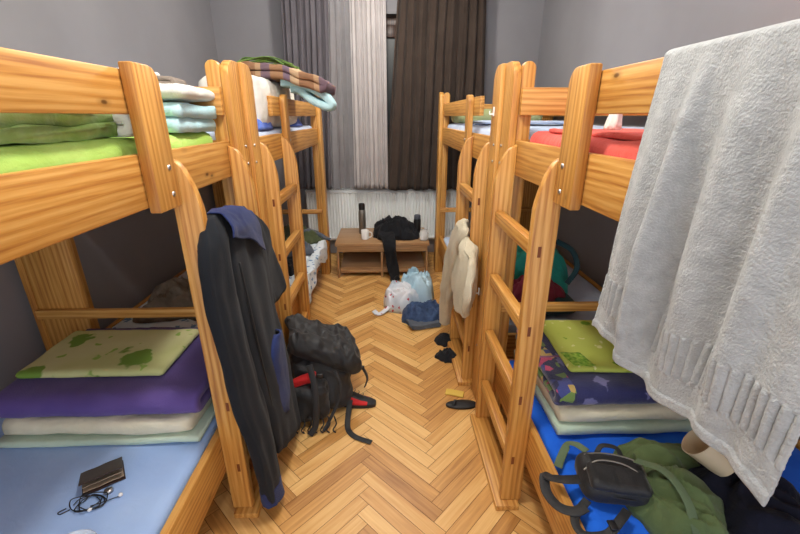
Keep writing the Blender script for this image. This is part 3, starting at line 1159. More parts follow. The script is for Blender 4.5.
# clear lid at the picture's lower edge
M['clear'] = plain('clear_plastic', (.8, .86, .9), .12, 0, .6, alpha=.4)
lid = one('clear_lid', lathe(-.955, .845, [(.001, zl + .004), (.070, zl + .004), (.074, zl + .002), (.078, zl + .012), (.075, zl + .015), (.072, zl + .012), (.066, zl + .007), (.001, zl + .007)], 40, cap=False),
          'clear', 'round clear plastic lid on the pale blue sheet at the bottom edge', 'lid', angle=50)

# ================================================================== FAR LEFT, UPPER
zu = ZU + .152
one('duvet', rbox(-.885, 3.0, zu, .34, 1.0, .290, .05, 44, 56, 10, amp=.012, freq=5, seed=41, fine=.005, crown=.1), 'white_cloth',
    'puffy off-white duvet on the far left upper bunk', 'duvet')
pb_ = smooth_path([(-1.08, 3.0, zu + 0.316), (-.95, 3.0, zu + 0.320), (-.80, 3.0, zu + 0.322), (-.64, 3.0, zu + 0.310), (-.52, 3.0, zu + 0.274), (-.42, 3.0, zu + 0.242)], 40)
pb2 = pb_.copy()
pb2[:, 2] += .046
pt_ = np.array([(-.395, 3.0, zu + 0.247), (-.385, 3.0, zu + 0.264)])
V, F = sweep(np.vstack([pb_, pt_, pb2[::-1]]), rrect(.50, .042, .018, 4, nw=26), up=_path_up(np.vstack([pb_, pt_, pb2[::-1]])))
V = V + np.stack([fbm(V * 9) * .5, fbm(V * 9 + 9) * 1.5, fbm(V * 9 + 19) * .9], 1) * .009
V[:, 1] += .06
one('folded_blanket', (V, F), 'brownstripe', 'brown, beige and purple striped blanket folded on the off-white duvet', 'blanket')
# pale turquoise blanket end drooping over the guard rail
pm = smooth_path([(-.69, 2.98, zu + 0.287), (-.60, 2.99, zu + 0.278), (-.50, 3.0, zu + 0.254), (-.42, 3.0, zu + 0.212), (-.375, 3.0, zu + 0.167), (-.385, 3.0, zu + 0.137), (-.43, 3.0, zu + 0.147), (-.50, 3.0, zu + 0.187), (-.57, 3.0, zu + 0.237), (-.62, 3.0, zu + 0.250)], 60)
V, F = sweep(pm, rrect(.24, .050, .022, 4, nw=12), up=_path_up(pm))
V = V + np.stack([fbm(V * 14), fbm(V * 14 + 9), fbm(V * 14 + 19)], 1) * .006
one('folded_blanket', (V, F), 'palemint', 'pale turquoise blanket end drooping over the far left guard rail', 'blanket')
o = thing('green_strap_bundle', (-.80, 3.05, zu + 0.387), 'bundle of leaf green straps on the brown striped blanket', 'straps')
for k in range(10):
    y = 2.90 + .03 * k
    a = rr_.uniform(-.05, .05)
    pt = [(-.98 + rr_.uniform(-.03, .05), y, zu + 0.394), (-.88 + a, y + .03, zu + 0.412 + rr_.uniform(0, .03)), (-.74, y + a, zu + 0.407 + rr_.uniform(0, .03)), (-.60 + rr_.uniform(-.05, .02), y - .02 + a, zu + 0.387)]
    strap('strap', pt, .03, .006, 'leaf_strap', o)
one('crumpled_cloth', heap(-.775, 2.60, zu, .06, .26, .09, 51, freq=12, amp=.2, lobes=.1), 'bluecloth',
    'cobalt blue crumpled cloth beside the off-white duvet, far left upper bunk', 'cloth')
one('crumpled_cloth', heap(-.80, 3.58, zu, .09, .24, .07, 52, freq=12, amp=.2, lobes=.1), 'bluecloth',
    'cobalt blue cloth on the far left upper bunk, behind the guard post', 'cloth')

# ================================================================== FAR LEFT, LOWER
zll = ZL + .172
one('crumpled_blanket', heap(-1.28, 2.50, zll, .36, .22, .19, 61, freq=6, amp=.25, n=90), fabric('beige_grey_print', srgb(98, 88, 76), srgb(150, 144, 132), mottling=16, amt=.9, wrinkle=.5),
    'beige grey mottled blanket crumpled at the near end of the far left lower bunk', 'blanket')
one('clothes_pile', heap(-1.14, 3.02, zll, .30, .22, .34, 62, freq=6, amp=.3, n=90), 'olivefab',
    'dark olive clothes piled behind the mottled blanket', 'clothes')
one('clothes_pile', heap(-.85, 2.66, zll, .12, .20, .12, 63, freq=9, amp=.4), 'greyfab',
    'dark grey garment crumpled on the white printed sheet, nearer the pillar', 'clothes')
one('clothes_pile', heap(-.84, 3.20, zll, .12, .17, .10, 66, freq=10, amp=.3), 'black',
    'black garment crumpled in the middle of the white printed sheet', 'clothes')
one('clothes_pile', heap(-.83, 3.62, zll, .12, .16, .09, 64, freq=10, amp=.4), 'greyfab',
    'slate grey garment crumpled on the white printed sheet, nearer the window', 'clothes')
jk = thing('crumpled_jacket', (-.84, 4.0, zll), 'dark olive jacket draped at the window end of the far left lower bunk', 'jacket')
V, F = heap(-.90, 4.0, zll, .22, .14, .16, 65, freq=8, amp=.3)
mk('jacket_body', V, F, M['olivefab'], jk)
p = smooth_path([(-.92, 3.98, zll + .10), (-.78, 4.0, zll + .10), (-.68, 4.03, zll + .05), (-.60, 4.05, zll + .0)], 24)
V, F = sweep(p, circ(.045, 14, .032), scale=[1 - .35 * i / 24 for i in range(len(p))])
V += np.stack([fbm(V * 20), fbm(V * 20 + 9), fbm(V * 20 + 19)], 1) * .008
mk('sleeve', V, F, M['greyfab'], jk)
# sheet corner hanging down the bed side
def sheetfn(u, v):
    y = 2.85 + 1.15 * u
    w = .012 * np.sin(y * 22) + .010 * fbm(np.stack([y * 6, v * 3, v * 0], 1))
    fade = np.clip(v * 3, 0, 1)
    x = -.70 + .068 * np.clip(v * 4, 0, 1) + w * fade
    drop = .02 + .17 * v * (.75 + .35 * np.sin(u * 7 + 1))
    z = zll + .012 - np.where(v < .2, 0, (v - .2) / .8) * drop
    return np.stack([x, y, z], 1)
V, F = surf(sheetfn, 70, 26)
one('hanging_sheet', (V, F), 'print_white', 'white printed sheet hanging over the aisle side rail of the far left lower bunk', 'sheet', solid=.003)

# ================================================================== NEAR RIGHT, UPPER
zr = ZU + .165
one('crumpled_blanket', rbox(1.02, 1.30, zr - .003, .70, .86, .016, .008, 40, 50, 5, amp=.005, freq=6, seed=71, fine=.002), 'coral',
    'coral red blanket spread on the coral mattress behind the right guard post', 'blanket')
V, F = heap(.765, 1.41, zr + .018, .026, .03, .075, 72, n=40, freq=34, amp=.5)
one('crumpled_tissue', (V, F), 'white_cloth', 'crumpled white tissue on the coral blanket beside the right guard post', 'tissue')

# ================================================================== FAR RIGHT, UPPER
zr2 = ZU + .167
one('bolster', rbox(1.03, 3.98, zr2, .84, .22, .12, .055, 50, 20, 8, amp=.008, seed=75, freq=6), 'greenish',
    'sage green bolster pillow across the far right upper bunk', 'bolster')
one('folded_sheet', folded(1.02, 3.25, zr2, .74, .6, .02, 1, amp=.006, seed=76), 'sheet_white',
    'pale blue sheet folded flat on the far right upper bunk', 'sheet')

# ================================================================== NEAR RIGHT, LOWER
zrl = ZL + .152
one('folded_duvet', folded(1.05, 1.56, zrl, .80, .60, .05, 1, amp=.006, seed=81, fine=.002), 'mint_edge',
    'pale mint duvet lowest in the right lower pile, on the royal blue sheet', 'duvet')
one('folded_duvet', folded(1.05, 1.565, zrl + .053, .79, .585, .066, 1, amp=.008, seed=82, fine=.0045, ffreq=20), 'cream',
    'cream duvet under the navy patterned blanket', 'duvet')
one('folded_blanket', folded(1.04, 1.56, zrl + .122, .54, .76, .044, 2, amp=.005, seed=83, fine=.0015, first=-1, axis='y', nd=50), 'navypat',
    'navy blanket with pale zigzag motifs folded on the right lower pile', 'blanket')
one('pillow', rbox(.97, 1.60, zrl + .214, .42, .44, .032, .016, 36, 36, 5, amp=.003, seed=84, crown=.1, taper=.3, fine=.001, rot=-.04), 'limepillow',
    'flat lime green pillow with leaf print on the navy blanket', 'pillow')

lp = bpy.data.objects[[o.name for o in COL.objects if o.name.startswith('pillow')][-1]]
V, F = surf(lambda u, v: np.stack([.775 + .085 * u - .02 * v, 1.405 + .10 * v - .006 * u, zrl + .2475 + .0012 * np.sin(u * 9)], 1), 20, 10)
_fp = fabric('printed_leaf_patch', srgb(92, 140, 36), srgb(150, 178, 70), mottling=60, amt=.3)
o_ = mk('printed_panel', V, F, _fp, lp, solid=.002, soff=0)
o_['label'] = 'bright green leaf panel printed on the pillow'

# ================================================================== FAR RIGHT, LOWER
zrl2 = ZL + .162
one('pillow', rbox(1.0, 2.345, zrl2, .42, .22, .13, .055, 34, 24, 7, amp=.008, seed=90, crown=.2, taper=.3), 'darkteal',
    'dark teal cushion at the near end of the far right lower bunk', 'cushion')
one('crumpled_scarf', heap(.93, 2.35, zrl2 + .12, .22, .11, .14, 91, freq=10, amp=.2), 'burgundy',
    'burgundy scarf crumpled between the dark teal cushion and the teal shirt', 'scarf')
one('crumpled_shirt', heap(.98, 2.60, zrl2, .30, .15, .46, 92, freq=7, amp=.10, n=90, power=.5, lobes=.12), 'teal',
    'bright teal shirt heaped behind the dark teal cushion', 'shirt')
pl = smooth_path([(1.12, 2.52, zrl2 + .44), (1.22, 2.48, zrl2 + .38), (1.25, 2.45, zrl2 + .27), (1.19, 2.43, zrl2 + .17)], 24)
V, F = sweep(pl, circ(.018, 10))
one('rolled_cloth', (V, F), 'darkteal', 'dark rolled cloth along the edge of the teal shirt', 'cloth')

# ================================================================== JACKET ON THE LEFT LADDER


def hang(levels, th=.05, nseg=60, m=40, folds=5, amp=.25, seed=0, namp=.008, nfreq=12, cuff=0.0):
    """a hanging length of cloth: levels are (z, y0, y1, x) from the top down; returns a closed soft tube"""
    L = np.array(levels, float)
    t = np.linspace(0, 1, len(L))
    tt = np.linspace(0, 1, nseg)
    lev = smooth_path(L, nseg)
    n = len(lev)
    V = []
    for i in range(n):
        z, ya, yb, x = lev[i]
        f = i / (n - 1)
        a = np.linspace(0, 2 * PI, m, endpoint=False)
        hw = (yb - ya) / 2
        end = min(1, .35 + 6 * f, .55 + 9 * (1 - f))
        cy = np.sign(np.cos(a)) * np.abs(np.cos(a)) ** .8
        sx = np.sign(np.sin(a)) * np.abs(np.sin(a)) ** .8
        fold = np.sin(a * folds + seed + 1.5 * f) * .6 + np.sin(a * (folds * 2 + 1) + seed * 2 - 2 * f) * .4
        rx = th * end * (1 + amp * fold)
        V.append(np.stack([x + rx * sx, (ya + yb) / 2 + hw * cy, np.full(m, z)], 1))
    V = np.vstack(V)
    q = V * np.array([nfreq, nfreq, nfreq * .35]) + seed
    V[:, 0] += (fbm(q) + .6 * ridge(q * .8 + 4, 2)) * namp
    V[:, 1] += fbm(q + 20) * namp * .8
    V[:, 2] += fbm(q + 30) * namp * .4
    F = []
    for i in range(n - 1):
        for j in range(m):
            k = (j + 1) % m
            F.append([i * m + j, i * m + k, (i + 1) * m + k, (i + 1) * m + j])
    F.append(list(range(m))[::-1])
    F.append([(n - 1) * m + j for j in range(m)])
    return V, F


def slant(V, zlo, zhi, yc, k):
    """tilt a hem: lower part drops with y"""
    w = np.clip((zhi - V[:, 2]) / (zhi - zlo), 0, 1)
    V[:, 2] -= w * (V[:, 1] - yc) * k
    return V


def geo_mk(name, geo, mat, parent, **kw):
    return mk(name, geo[0], geo[1], M[mat] if isinstance(mat, str) else mat, parent, **kw)


jt = thing('fleece_jacket', (-.60, 1.52, .0), 'charcoal fleece jacket with navy shoulders and elbows hung over the near left ladder', 'jacket')
V, F = hang([(1.30, 1.41, 1.74, -.615), (1.20, 1.385, 1.82, -.60), (1.0, 1.37, 1.83, -.585), (.78, 1.385, 1.81, -.565), (.50, 1.41, 1.83, -.540), (.28, 1.425, 1.84, -.525), (.13, 1.44, 1.84, -.515)], .036, 70, 72, 5, .14, 3, .010, 7)
V = slant(V, .13, .7, 1.62, .48)
mk('jacket_body', V, F, M['fleece'], jt)
V, F = hang([(1.335, 1.35, 1.50, -.625), (1.22, 1.265, 1.48, -.608), (1.05, 1.24, 1.43, -.592), (.85, 1.240, 1.42, -.578), (.62, 1.245, 1.435, -.565), (.38, 1.255, 1.43, -.548), (.17, 1.262, 1.42, -.533), (.075, 1.275, 1.405, -.526)], .036, 80, 56, 4, .16, 7, .010, 8)
V = slant(V, .075, .5, 1.30, .28)
V[:, 2] = np.maximum(V[:, 2], .012)
mk('sleeve', V, F, M['fleece'], jt)
V, F = hang([(1.25, 1.70, 1.86, -.62), (1.15, 1.71, 1.93, -.60), (1.02, 1.75, 1.99, -.595), (.90, 1.79, 2.04, -.59), (.77, 1.83, 2.07, -.585)], .034, 50, 44, 3, .18, 11, .009, 9)
mk('sleeve', V, F, M['fleece'], jt)
# navy yoke over the shoulders: a bent panel that lies over the rung


def yoke(u, v):
    y = 1.40 + .33 * u + .015 * np.sin(v * 5)
    a = (v - .25) * 1.9
    top = 1.342 - .10 * np.maximum(u - .45, 0) + .004 * np.sin(u * 12)
    x = np.where(a < 0, -.63 + a * .09, -.625 + .066 * np.sin(np.clip(a * 1.6, 0, PI / 2)) + .012 * np.maximum(a, 0))
    z = top - np.where(a < 0, a * a * .3, .012 * a + (.06 + .08 * u) * np.maximum(a - .3, 0))
    n = np.stack([u * 5, v * 5, u * 0], 1)
    return np.stack([x + .004 * fbm(n), y, z + .004 * fbm(n + 9)], 1)


V, F = surf(yoke, 34, 34)
mk('shoulder_yoke', V, F, M['navyfab'], jt, solid=.004)


def patch_on(ya, yb, za, zb, x, bulge, seed, tilt=0):
    def fn(u, v):
        e = np.sqrt(np.clip(1 - (2 * u - 1) ** 2, 0, 1)) * .5 + .5
        zz = zb + (za - zb) * v
        yc = (ya + yb) / 2 + tilt * (v - .5)
        y = yc + (u - .5) * (yb - ya) * np.sqrt(np.clip(1 - (2 * v - 1) ** 4, .05, 1))
        xx = x + bulge * np.sqrt(np.clip(1 - (2 * u - 1) ** 2, 0, 1)) + .010 * v + .004 * fbm(np.stack([u * 4, v * 6, u * 0 + seed], 1))
        return np.stack([xx, y, zz], 1)
    return surf(fn, 24, 34)


V, F = patch_on(1.50, 1.72, .34, .74, -.524, .030, 2, -.04)
mk('elbow_patch', V, F, M['navyfab'], jt, solid=.006)
V, F = hang([(.17, 1.260, 1.420, -.531), (.075, 1.270, 1.408, -.525)], .040, 16, 40, 4, .12, 7, .006)
V = slant(V, .075, .5, 1.30, .28)
V[:, 2] = np.maximum(V[:, 2], .012)
mk('cuff', V, F, M['navyfab'], jt)
# zip line
V, F = cable([(-.552, 1.43, 1.15), (-.536, 1.435, .9), (-.520, 1.44, .65), (-.505, 1.45, .4)], .004, 40)
mk('zip', V, F, M['rubber'], jt)

# ================================================================== BACKPACK
bp = thing('backpack', (-.42, 2.08, 0), 'black trekking backpack with red trim slumped against the left bunk post', 'backpack')


def lean(V, cx, cz, ax, az):
    V = V.copy()
    V[:, 0] += (V[:, 2] - cz) * ax
    V[:, 1] += (V[:, 2] - cz) * az
    return V


V, F = rbox(-.40, 2.08, .004, .36, .32, .36, .11, 40, 36, 30, rot=.15, amp=.022, freq=6, seed=101, fine=.010, ffreq=16)
V = lean(V, 0, 0, -.08, .12)
V[:, 2] += np.clip(-.42 - V[:, 0], -.2, .2) * .25 * np.clip(V[:, 2] * 3, 0, 1)
mk('pack_body', V, F, M['nylon'], bp)
V, F = rbox(-.385, 2.11, .325, .40, .34, .14, .065, 60, 50, 12, rot=.2, amp=.026, freq=7, seed=103, fine=.012, ffreq=16)
V[:, 2] += (-.40 - V[:, 0]) * .48
mk('pack_lid', V, F, M['nylon'], bp)
V, F = rbox(-.47, 1.905, .03, .26, .14, .22, .05, 24, 16, 18, rot=.1, amp=.016, freq=8, seed=105, fine=.006)
mk('front_pocket', V, F, M['nylon'], bp)
V, F = rbox(-.49, 1.895, .262, .17, .05, .055, .02, 18, 8, 8, rot=.15, amp=.010, freq=14, seed=106)
V[:, 2] += (V[:, 0] + .47) * .35
mk('red_trim', V, F, M['red'], bp)
strap('shoulder_strap', [(-.43, 1.87, .40), (-.405, 1.83, .30), (-.40, 1.80, .18), (-.41, 1.79, .06), (-.44, 1.775, .012)], .035, .014, 'nylon', bp, up=(0, -1, .2))
strap('compression_strap', [(-.30, 1.90, .34), (-.27, 1.88, .25), (-.29, 1.87, .15), (-.34, 1.84, .05), (-.37, 1.80, .012)], .018, .005, 'nylon', bp, up=(0, -1, .2))
strap('waist_strap', [(-.235, 2.00, .06), (-.24, 1.90, .035), (-.235, 1.82, .008), (-.19, 1.76, .006), (-.10, 1.715, .006)], .032, .004, 'nylon', bp)
strap('hanging_strap', [(-.22, 2.15, .24), (-.165, 2.13, .20), (-.135, 2.11, .14), (-.15, 2.10, .08)], .03, .005, 'nylon', bp, up=(1, -.3, .2))
for (x, y, z) in ((-.44, 1.80, .10), (-.165, 2.125, .205), (-.37, 1.83, .36)):
    V, F = box_geo(x - .014, x + .014, y - .010, y + .004, z - .012, z + .012, .003)
    mk('buckle', V, F, M['rubber'], bp, angle=40)
for k in range(7):
    x = -.52 + .035 * k
    V, F = cable([(x, 1.83, .09), (x + .012, 1.815, .05), (x - .006, 1.80, .02), (x + .01, 1.795, .006)], .004, 16)
    mk('cord', V, F, M['rubber'], bp)


def shoe(cx, cy, rot, L=.27, name='shoe', label='', upper='nylon', accent='red', z0=0):
    t = thing(name, (cx, cy, z0), label, 'shoe')
    c, s = math.cos(rot), math.sin(rot)

    def T(V):
        V = np.asarray(V, float)
        return np.stack([cx + V[:, 0] * c - V[:, 1] * s, cy + V[:, 0] * s + V[:, 1] * c, V[:, 2] + z0], 1)
    n = 26
    path = [(-L / 2 + L * i / (n - 1), 0, 0) for i in range(n)]
    V, F = [], []
    m = 20
    for i in range(n):
        f = i / (n - 1)
        w = .034 + .013 * math.sin(PI * min(1, f * 1.15)) + .006 * f
        w *= min(1, (f * 12 + .35)) if f < .06 else 1
        w *= math.sqrt(max(.08, 1 - max(0, (f - .8) / .205) ** 2))
        h = .10 - .052 * min(1, max(0, (f - .25) / .45)) - .02 * max(0, (f - .75) / .25)
        for j in range(m):
            a = 2 * PI * j / m
            y = w * math.copysign(abs(math.cos(a)) ** .7, math.cos(a))
            z = .026 + max(-.001, math.sin(a)) * (h - .026) if math.sin(a) > 0 else .026
            V.append((-L / 2 + L * f, y * (1 - .25 * max(0, math.sin(a))), z))
    for i in range(n - 1):
        for j in range(m):
            k = (j + 1) % m
            F.append([i * m + j, i * m + k, (i + 1) * m + k, (i + 1) * m + j])
    F.append(list(range(m))[::-1])
    F.append([(n - 1) * m + j for j in range(m)])
    fmi = [1 if (.35 < (f[0] // m) / n < .8 and (f[0] % m) in (16, 17, 18, 19, 0, 1, 2, 7, 8, 9, 10)) else 0 for f in F]
    mk('upper', T(V), F, None, t, mats=[M[upper], M[accent]], fmi=fmi)
    out = []
    for i in range(40):
        a = 2 * PI * i / 40
        f = .5 + .5 * math.cos(a)
        w = .040 + .012 * math.sin(PI * min(1, f * 1.1)) + .004 * f
        out.append(((f - .5) * (L + .012), w * math.copysign(abs(math.sin(a)) ** .55, math.sin(a)) * .92))
    V, F = prism_geo(out, 2, .0005, .027, .003)
    mk('sole', T(V), F, M['rubber'], t, angle=40)
    V, F = [], []
    # collar opening and tongue
    for k in range(3):
        x = -.0 + .025 * k
        lz = cable([(x, -.022, .092 - .012 * k), (x + .008, 0, .098 - .013 * k), (x, .022, .092 - .012 * k)], .0022, 12)
        mk('lace', T(lz[0]), lz[1], M['rubber'], t)
    return t


shoe(-.215, 2.045, -.18, .26, label='black and red trail shoe on the parquet beside the backpack')

# ================================================================== TABLE, WINDOW END
tb = thing('coffee_table', (-.055, 4.43, 0), 'low oak veneer coffee table with two open bays in front of the radiator', 'table')
tx0, tx1, ty0, ty1 = -.56, .45, 4.11, 4.745
board('tabletop', box_geo(tx0, tx1, ty0, ty1, .365, .40), 0, tb, 'oak_veneer')
board('apron', box_geo(tx0 + .02, tx1 - .02, ty0 + .01, ty0 + .03, .300, .364), 0, tb, 'oak_veneer')
for x in (tx0 + .012, -.075, tx1 - .037):
    board('leg_panel', box_geo(x, x + .025, ty0 + .012, ty0 + .05, 0, .300), 2, tb, 'oak_veneer')
    board('leg_panel', box_geo(x, x + .025, ty1 - .05, ty1 - .012, 0, .364), 2, tb, 'oak_veneer')
board('shelf', box_geo(tx0 + .038, tx1 - .038, ty0 + .06, ty1 - .052, .085, .105), 0, tb, 'oak_veneer')
board('shelf_rail', box_geo(tx0 + .038, -.076, ty0 + .05, ty0 + .07, .045, .084), 0, tb, 'oak_veneer')
board('shelf_rail', box_geo(-.049, tx1 - .038, ty0 + .05, ty0 + .07, .045, .084), 0, tb, 'oak_veneer')
board('back_panel', box_geo(tx0 + .03, tx1 - .03, ty1 - .012, ty1 - .004, .03, .30), 0, tb, 'oak_veneer')

th = thing('thermos', (-.285, 4.5, .40), 'steel thermos flask with black cap on the coffee table', 'thermos')
V, F = lathe(-.285, 4.5, [(.037, .40), (.040, .404), (.040, .645), (.038, .668), (.033, .682)])
mk('flask', V, F, M['chrome'], th, angle=50)
V, F = lathe(-.285, 4.5, [(.0335, .680), (.035, .684), (.035, .735), (.031, .748), (.012, .750)])
mk('cap', V, F, M['rubber'], th, angle=50)
mg = thing('mug', (-.245, 4.27, .40), 'white ceramic mug on the coffee table beside the thermos', 'mug')
V, F = lathe(-.245, 4.27, [(.036, .40), (.042, .404), (.044, .50), (.0425, .502), (.040, .50), (.038, .412), (.002, .410)], 30)
mk('cup', V, F, M['ceramic'], mg, angle=50)
V, F = cable([(-.203, 4.262, .482), (-.178, 4.258, .478), (-.168, 4.256, .453), (-.180, 4.258, .428), (-.204, 4.262, .422)], .006, 30)
mk('handle', V, F, M['ceramic'], mg)
tr = thing('black_trousers', (.05, 4.38, .40), 'black trousers heaped on the coffee table, one leg hanging over its front', 'trousers')
V, F = heap(.07, 4.40, .40, .25, .20, .23, 111, freq=9, amp=.13, n=100, power=.55)
mk('trousers_body', V, F, M['black'], tr)
V, F = heap(.22, 4.33, .40, .17, .13, .12, 112, freq=10, amp=.3, n=60)
mk('waistband', V, F, M['black'], tr)
lv = smooth_path([(-.02, 4.34, .49), (.0, 4.20, .455), (.015, 4.11, .42), (.025, 4.065, .36), (.035, 4.06, .25), (.06, 4.055, .12), (.075, 4.03, .035), (.085, 3.98, .022)], 50)
V, F = sweep(lv, rrect(.165, .045, .02, 5, nw=14), up=_path_up(lv) * 0 + np.stack([np.zeros(len(lv)), -np.clip((.46 - lv[:, 2]) * 6, 0, 1), 1 - np.clip((.46 - lv[:, 2]) * 6, 0, .9)], 1), scale=[(1 - .45 * i / len(lv), 1) for i in range(len(lv))])
q = V * np.array([22, 22, 8])
V = V + np.stack([fbm(q) * .010, ridge(q + 5, 2) * .007, fbm(q + 11) * .004], 1)
mk('trouser_leg', V, F, M['black'], tr)
V, F = hang([(.44, -.02, .0, 0), (.40, -.02, .0, 0)], .01, 4)
db = thing('water_bottle', (.335, 4.37, .40), 'dark insulated bottle standing behind the black trousers', 'bottle')
V, F = lathe(.335, 4.37, [(.036, .40), (.039, .404), (.040, .58), (.037, .60)])
mk('bottle_body', V, F, M['rubber'], db, angle=50)
V, F = lathe(.335, 4.37, [(.034, .598), (.036, .602), (.036, .636), (.030, .645), (.004, .647)])
mk('cap', V, F, M['greyfab'], db, angle=50)
M['glass'] = plain('clear_glass', (.92, .95, .95), .05, 0, .6, alpha=.35)
jr = thing('glass_jar', (.395, 4.20, .40), 'clear glass jar holding white powder at the table front edge', 'jar')
V, F = lathe(.395, 4.20, [(.040, .402), (.047, .408), (.049, .48), (.040, .505), (.040, .52), (.0385, .52), (.0385, .504), (.047, .479), (.045, .410), (.002, .406)], 28, cap=False)
mk('jar_glass', V, F, M['glass'], jr, angle=60)
V, F = lathe(.395, 4.20, [(.004, .4065), (.044, .41), (.0455, .435), (.03, .445), (.003, .449)], 24)
mk('contents', V, F, M['ceramic'], jr)

# radiator
rd = thing('radiator', (-.08, 4.9, .2), 'white ribbed panel radiator below the curtained window', 'radiator')
rx0, rx1, rz0, rz1 = -.98, .86, .215, .835
nx_ = 53 * 8
xs = np.linspace(rx0, rx1, nx_)
ph = (xs - rx0) / (rx1 - rx0) * 53 * 2 * PI
dy = .006 * np.clip(np.cos(ph) * 2.2, -1, 1)
V, F = [], []
zs = [rz0, rz0 + .03, rz0 + .045, rz1 - .045, rz1 - .03, rz1]
for z in zs:
    k = 0 if z in (zs[0], zs[1], zs[-1], zs[-2]) else 1
    for x, d in zip(xs, dy):
        V.append((x, 4.862 + (d if k else -.006), z))
for i in range(len(zs) - 1):
    for j in range(nx_ - 1):
        F.append([i * nx_ + j, i * nx_ + j + 1, (i + 1) * nx_ + j + 1, (i + 1) * nx_ + j])
mk('front_panel', V, F, M['white_metal'], rd, angle=30, solid=.002, soff=-1)
V, F = merge(box_geo(rx0, rx0 + .012, 4.868, 4.955, rz0, rz1 - .01, .002), box_geo(rx1 - .012, rx1, 4.868, 4.955, rz0, rz1 - .01, .002), box_geo(rx0 + .012, rx1 - .012, 4.945, 4.955, rz0 + .01, rz1 - .02, .002))
mk('side_cover', V, F, M['white_metal'], rd, angle=30)
g = [box_geo(rx0, rx1, 4.858, 4.872, rz1, rz1 + .008, .002), box_geo(rx0, rx1, 4.945, 4.957, rz1, rz1 + .008, .002)]
for k in range(60):
    x = rx0 + .01 + k * (rx1 - rx0 - .02) / 59
    g.append(box_geo(x - .004, x + .004, 4.872, 4.945, rz1 + .001, rz1 + .006, 0))
V, F = merge(*g)
mk('top_grille', V, F, M['white_metal'], rd, angle=30)
for x in (rx0 + .05, rx0 + .10):
    V, F = cable([(x, 4.91, rz0 + .02), (x, 4.912, .12), (x, 4.91, .001)], .009, 16)
    mk('pipe', V, F, M['white_metal'], rd)
for x in (rx0 + .3, rx1 - .3):
    V, F = box_geo(x - .02, x + .02, 4.955, 4.999, .4, .75, .002)
    mk('wall_bracket', V, F, M['white_metal'], rd, angle=30)

# ================================================================== CURTAINS


def curtain(name, xt0, xt1, xb0, xb1, mat, label, folds, amp, y=4.79, z0=.87, z1=3.0, seed=0, thick=.002):
    def fn(u, v):
        z = z1 + (z0 - z1) * v
        a = xt0 + (xb0 - xt0) * v
        b = xt1 + (xb1 - xt1) * v
        uu = u + .02 * fbm(np.stack([u * 6, v * 1.2, u * 0 + seed], 1))
        x = a + (b - a) * u
        ph = uu * folds * 2 * PI
        d = np.sin(ph) + .35 * np.sin(ph * 2.3 + seed) + .5 * fbm(np.stack([u * folds * .8, v * 1.5, u * 0 + seed * 3], 1))
        return np.stack([x + .25 * amp * np.cos(ph), y + amp * d * (.75 + .35 * v), z + .008 * np.sin(ph * .5 + 1) * v], 1)
    V, F = surf(fn, int(folds * 16), 40)
    return one(name, (V, F), mat, label, 'curtain', solid=thick)


def sheer(name, col, alpha):
    m = fabric(name, col, scale=400, bump=.05)
    b = m.node_tree.nodes['Principled BSDF']
    b.inputs['Alpha'].default_value = alpha
    return m


M['cur_grey'] = sheer('slate_grey_voile', srgb(98, 94, 99), .93)
M['cur_sheer'] = sheer('thin_grey_voile', srgb(150, 148, 150), .62)
M['cur_light'] = sheer('pale_grey_voile', srgb(176, 171, 170), .93)
M['cur_brown'] = fabric('dark_brown_drape', srgb(58, 48, 42), srgb(68, 57, 50), scale=300, bump=.2)
curtain('curtain', -1.045, -.575, -1.11, -.66, 'cur_grey', 'slate grey voile curtain, leftmost at the window', 7, .026, seed=1)
curtain('curtain', -.59, -.33, -.67, -.33, 'cur_sheer', 'thin see-through grey curtain between the slate and the pale one', 4, .012, y=4.80, seed=2, thick=.0)
curtain('curtain', -.36, .005, -.38, .01, 'cur_light', 'pale grey curtain hanging beside the window gap', 7, .020, y=4.77, seed=3)
curtain('curtain', .14, 1.03, -.02, 1.12, 'cur_brown', 'dark brown heavy curtain, rightmost at the window', 9, .028, y=4.78, z0=.85, seed=4)

# ================================================================== FLOOR CLUTTER
pb = thing('plastic_bag', (.20, 3.45, 0), 'white printed plastic carrier bag stuffed full on the parquet', 'bag')
V, F = heap(.15, 3.42, 0, .20, .19, .27, 121, freq=12, amp=.10, n=100, power=.5, lobes=.12)
mk('bag_body', V, F, M['plasticbag'], pb)
V, F = heap(.26, 3.50, .0, .19, .17, .34, 122, freq=12, amp=.10, n=90, power=.5, lobes=.12)
mk('blue_bag_part', V, F, M['bluebag'], pb)
strap('bag_handle', [(.02, 3.30, .06), (-.04, 3.25, .02), (-.09, 3.22, .012), (-.13, 3.25, .03)], .05, .012, 'plasticbag', pb)
one('jeans', heap(.32, 3.16, 0, .22, .18, .13, 123, freq=12, amp=.2, n=90, rot=.4, power=.5, lobes=.2), 'jean', 'dark blue jeans heaped on the parquet in front of the plastic bag', 'jeans')
one('garment', folded(.29, 3.01, 0, .26, .13, .022, 2, amp=.008, seed=124, rot=.25), 'greyfab', 'grey and dark garment lying under the front of the jeans', 'garment')
for (x, y, r, sd, lb) in ((.44, 2.76, .3, 131, 'black sock crumpled on the parquet, nearer the jeans'), (.425, 2.53, -.2, 132, 'black sock crumpled on the parquet, nearer the ladder foot')):
    one('sock', heap(x, y, 0, .075, .085, .05, sd, n=48, freq=16, amp=.3, rot=r), 'black', lb, 'sock', 'black socks')
ff = thing('flip_flop', (.44, 2.045, 0), 'black flip-flop with a yellow tag beside the right ladder foot', 'flip-flop')
out = [(.44 + .095 * math.cos(a) * 1.0, 2.0 + .038 * math.sin(a) * (1 + .15 * math.cos(a))) for a in [2 * PI * i / 36 for i in range(36)]]
V, F = prism_geo(out, 2, .0005, .018, .004)
mk('sole', V, F, M['rubber'], ff, angle=50)
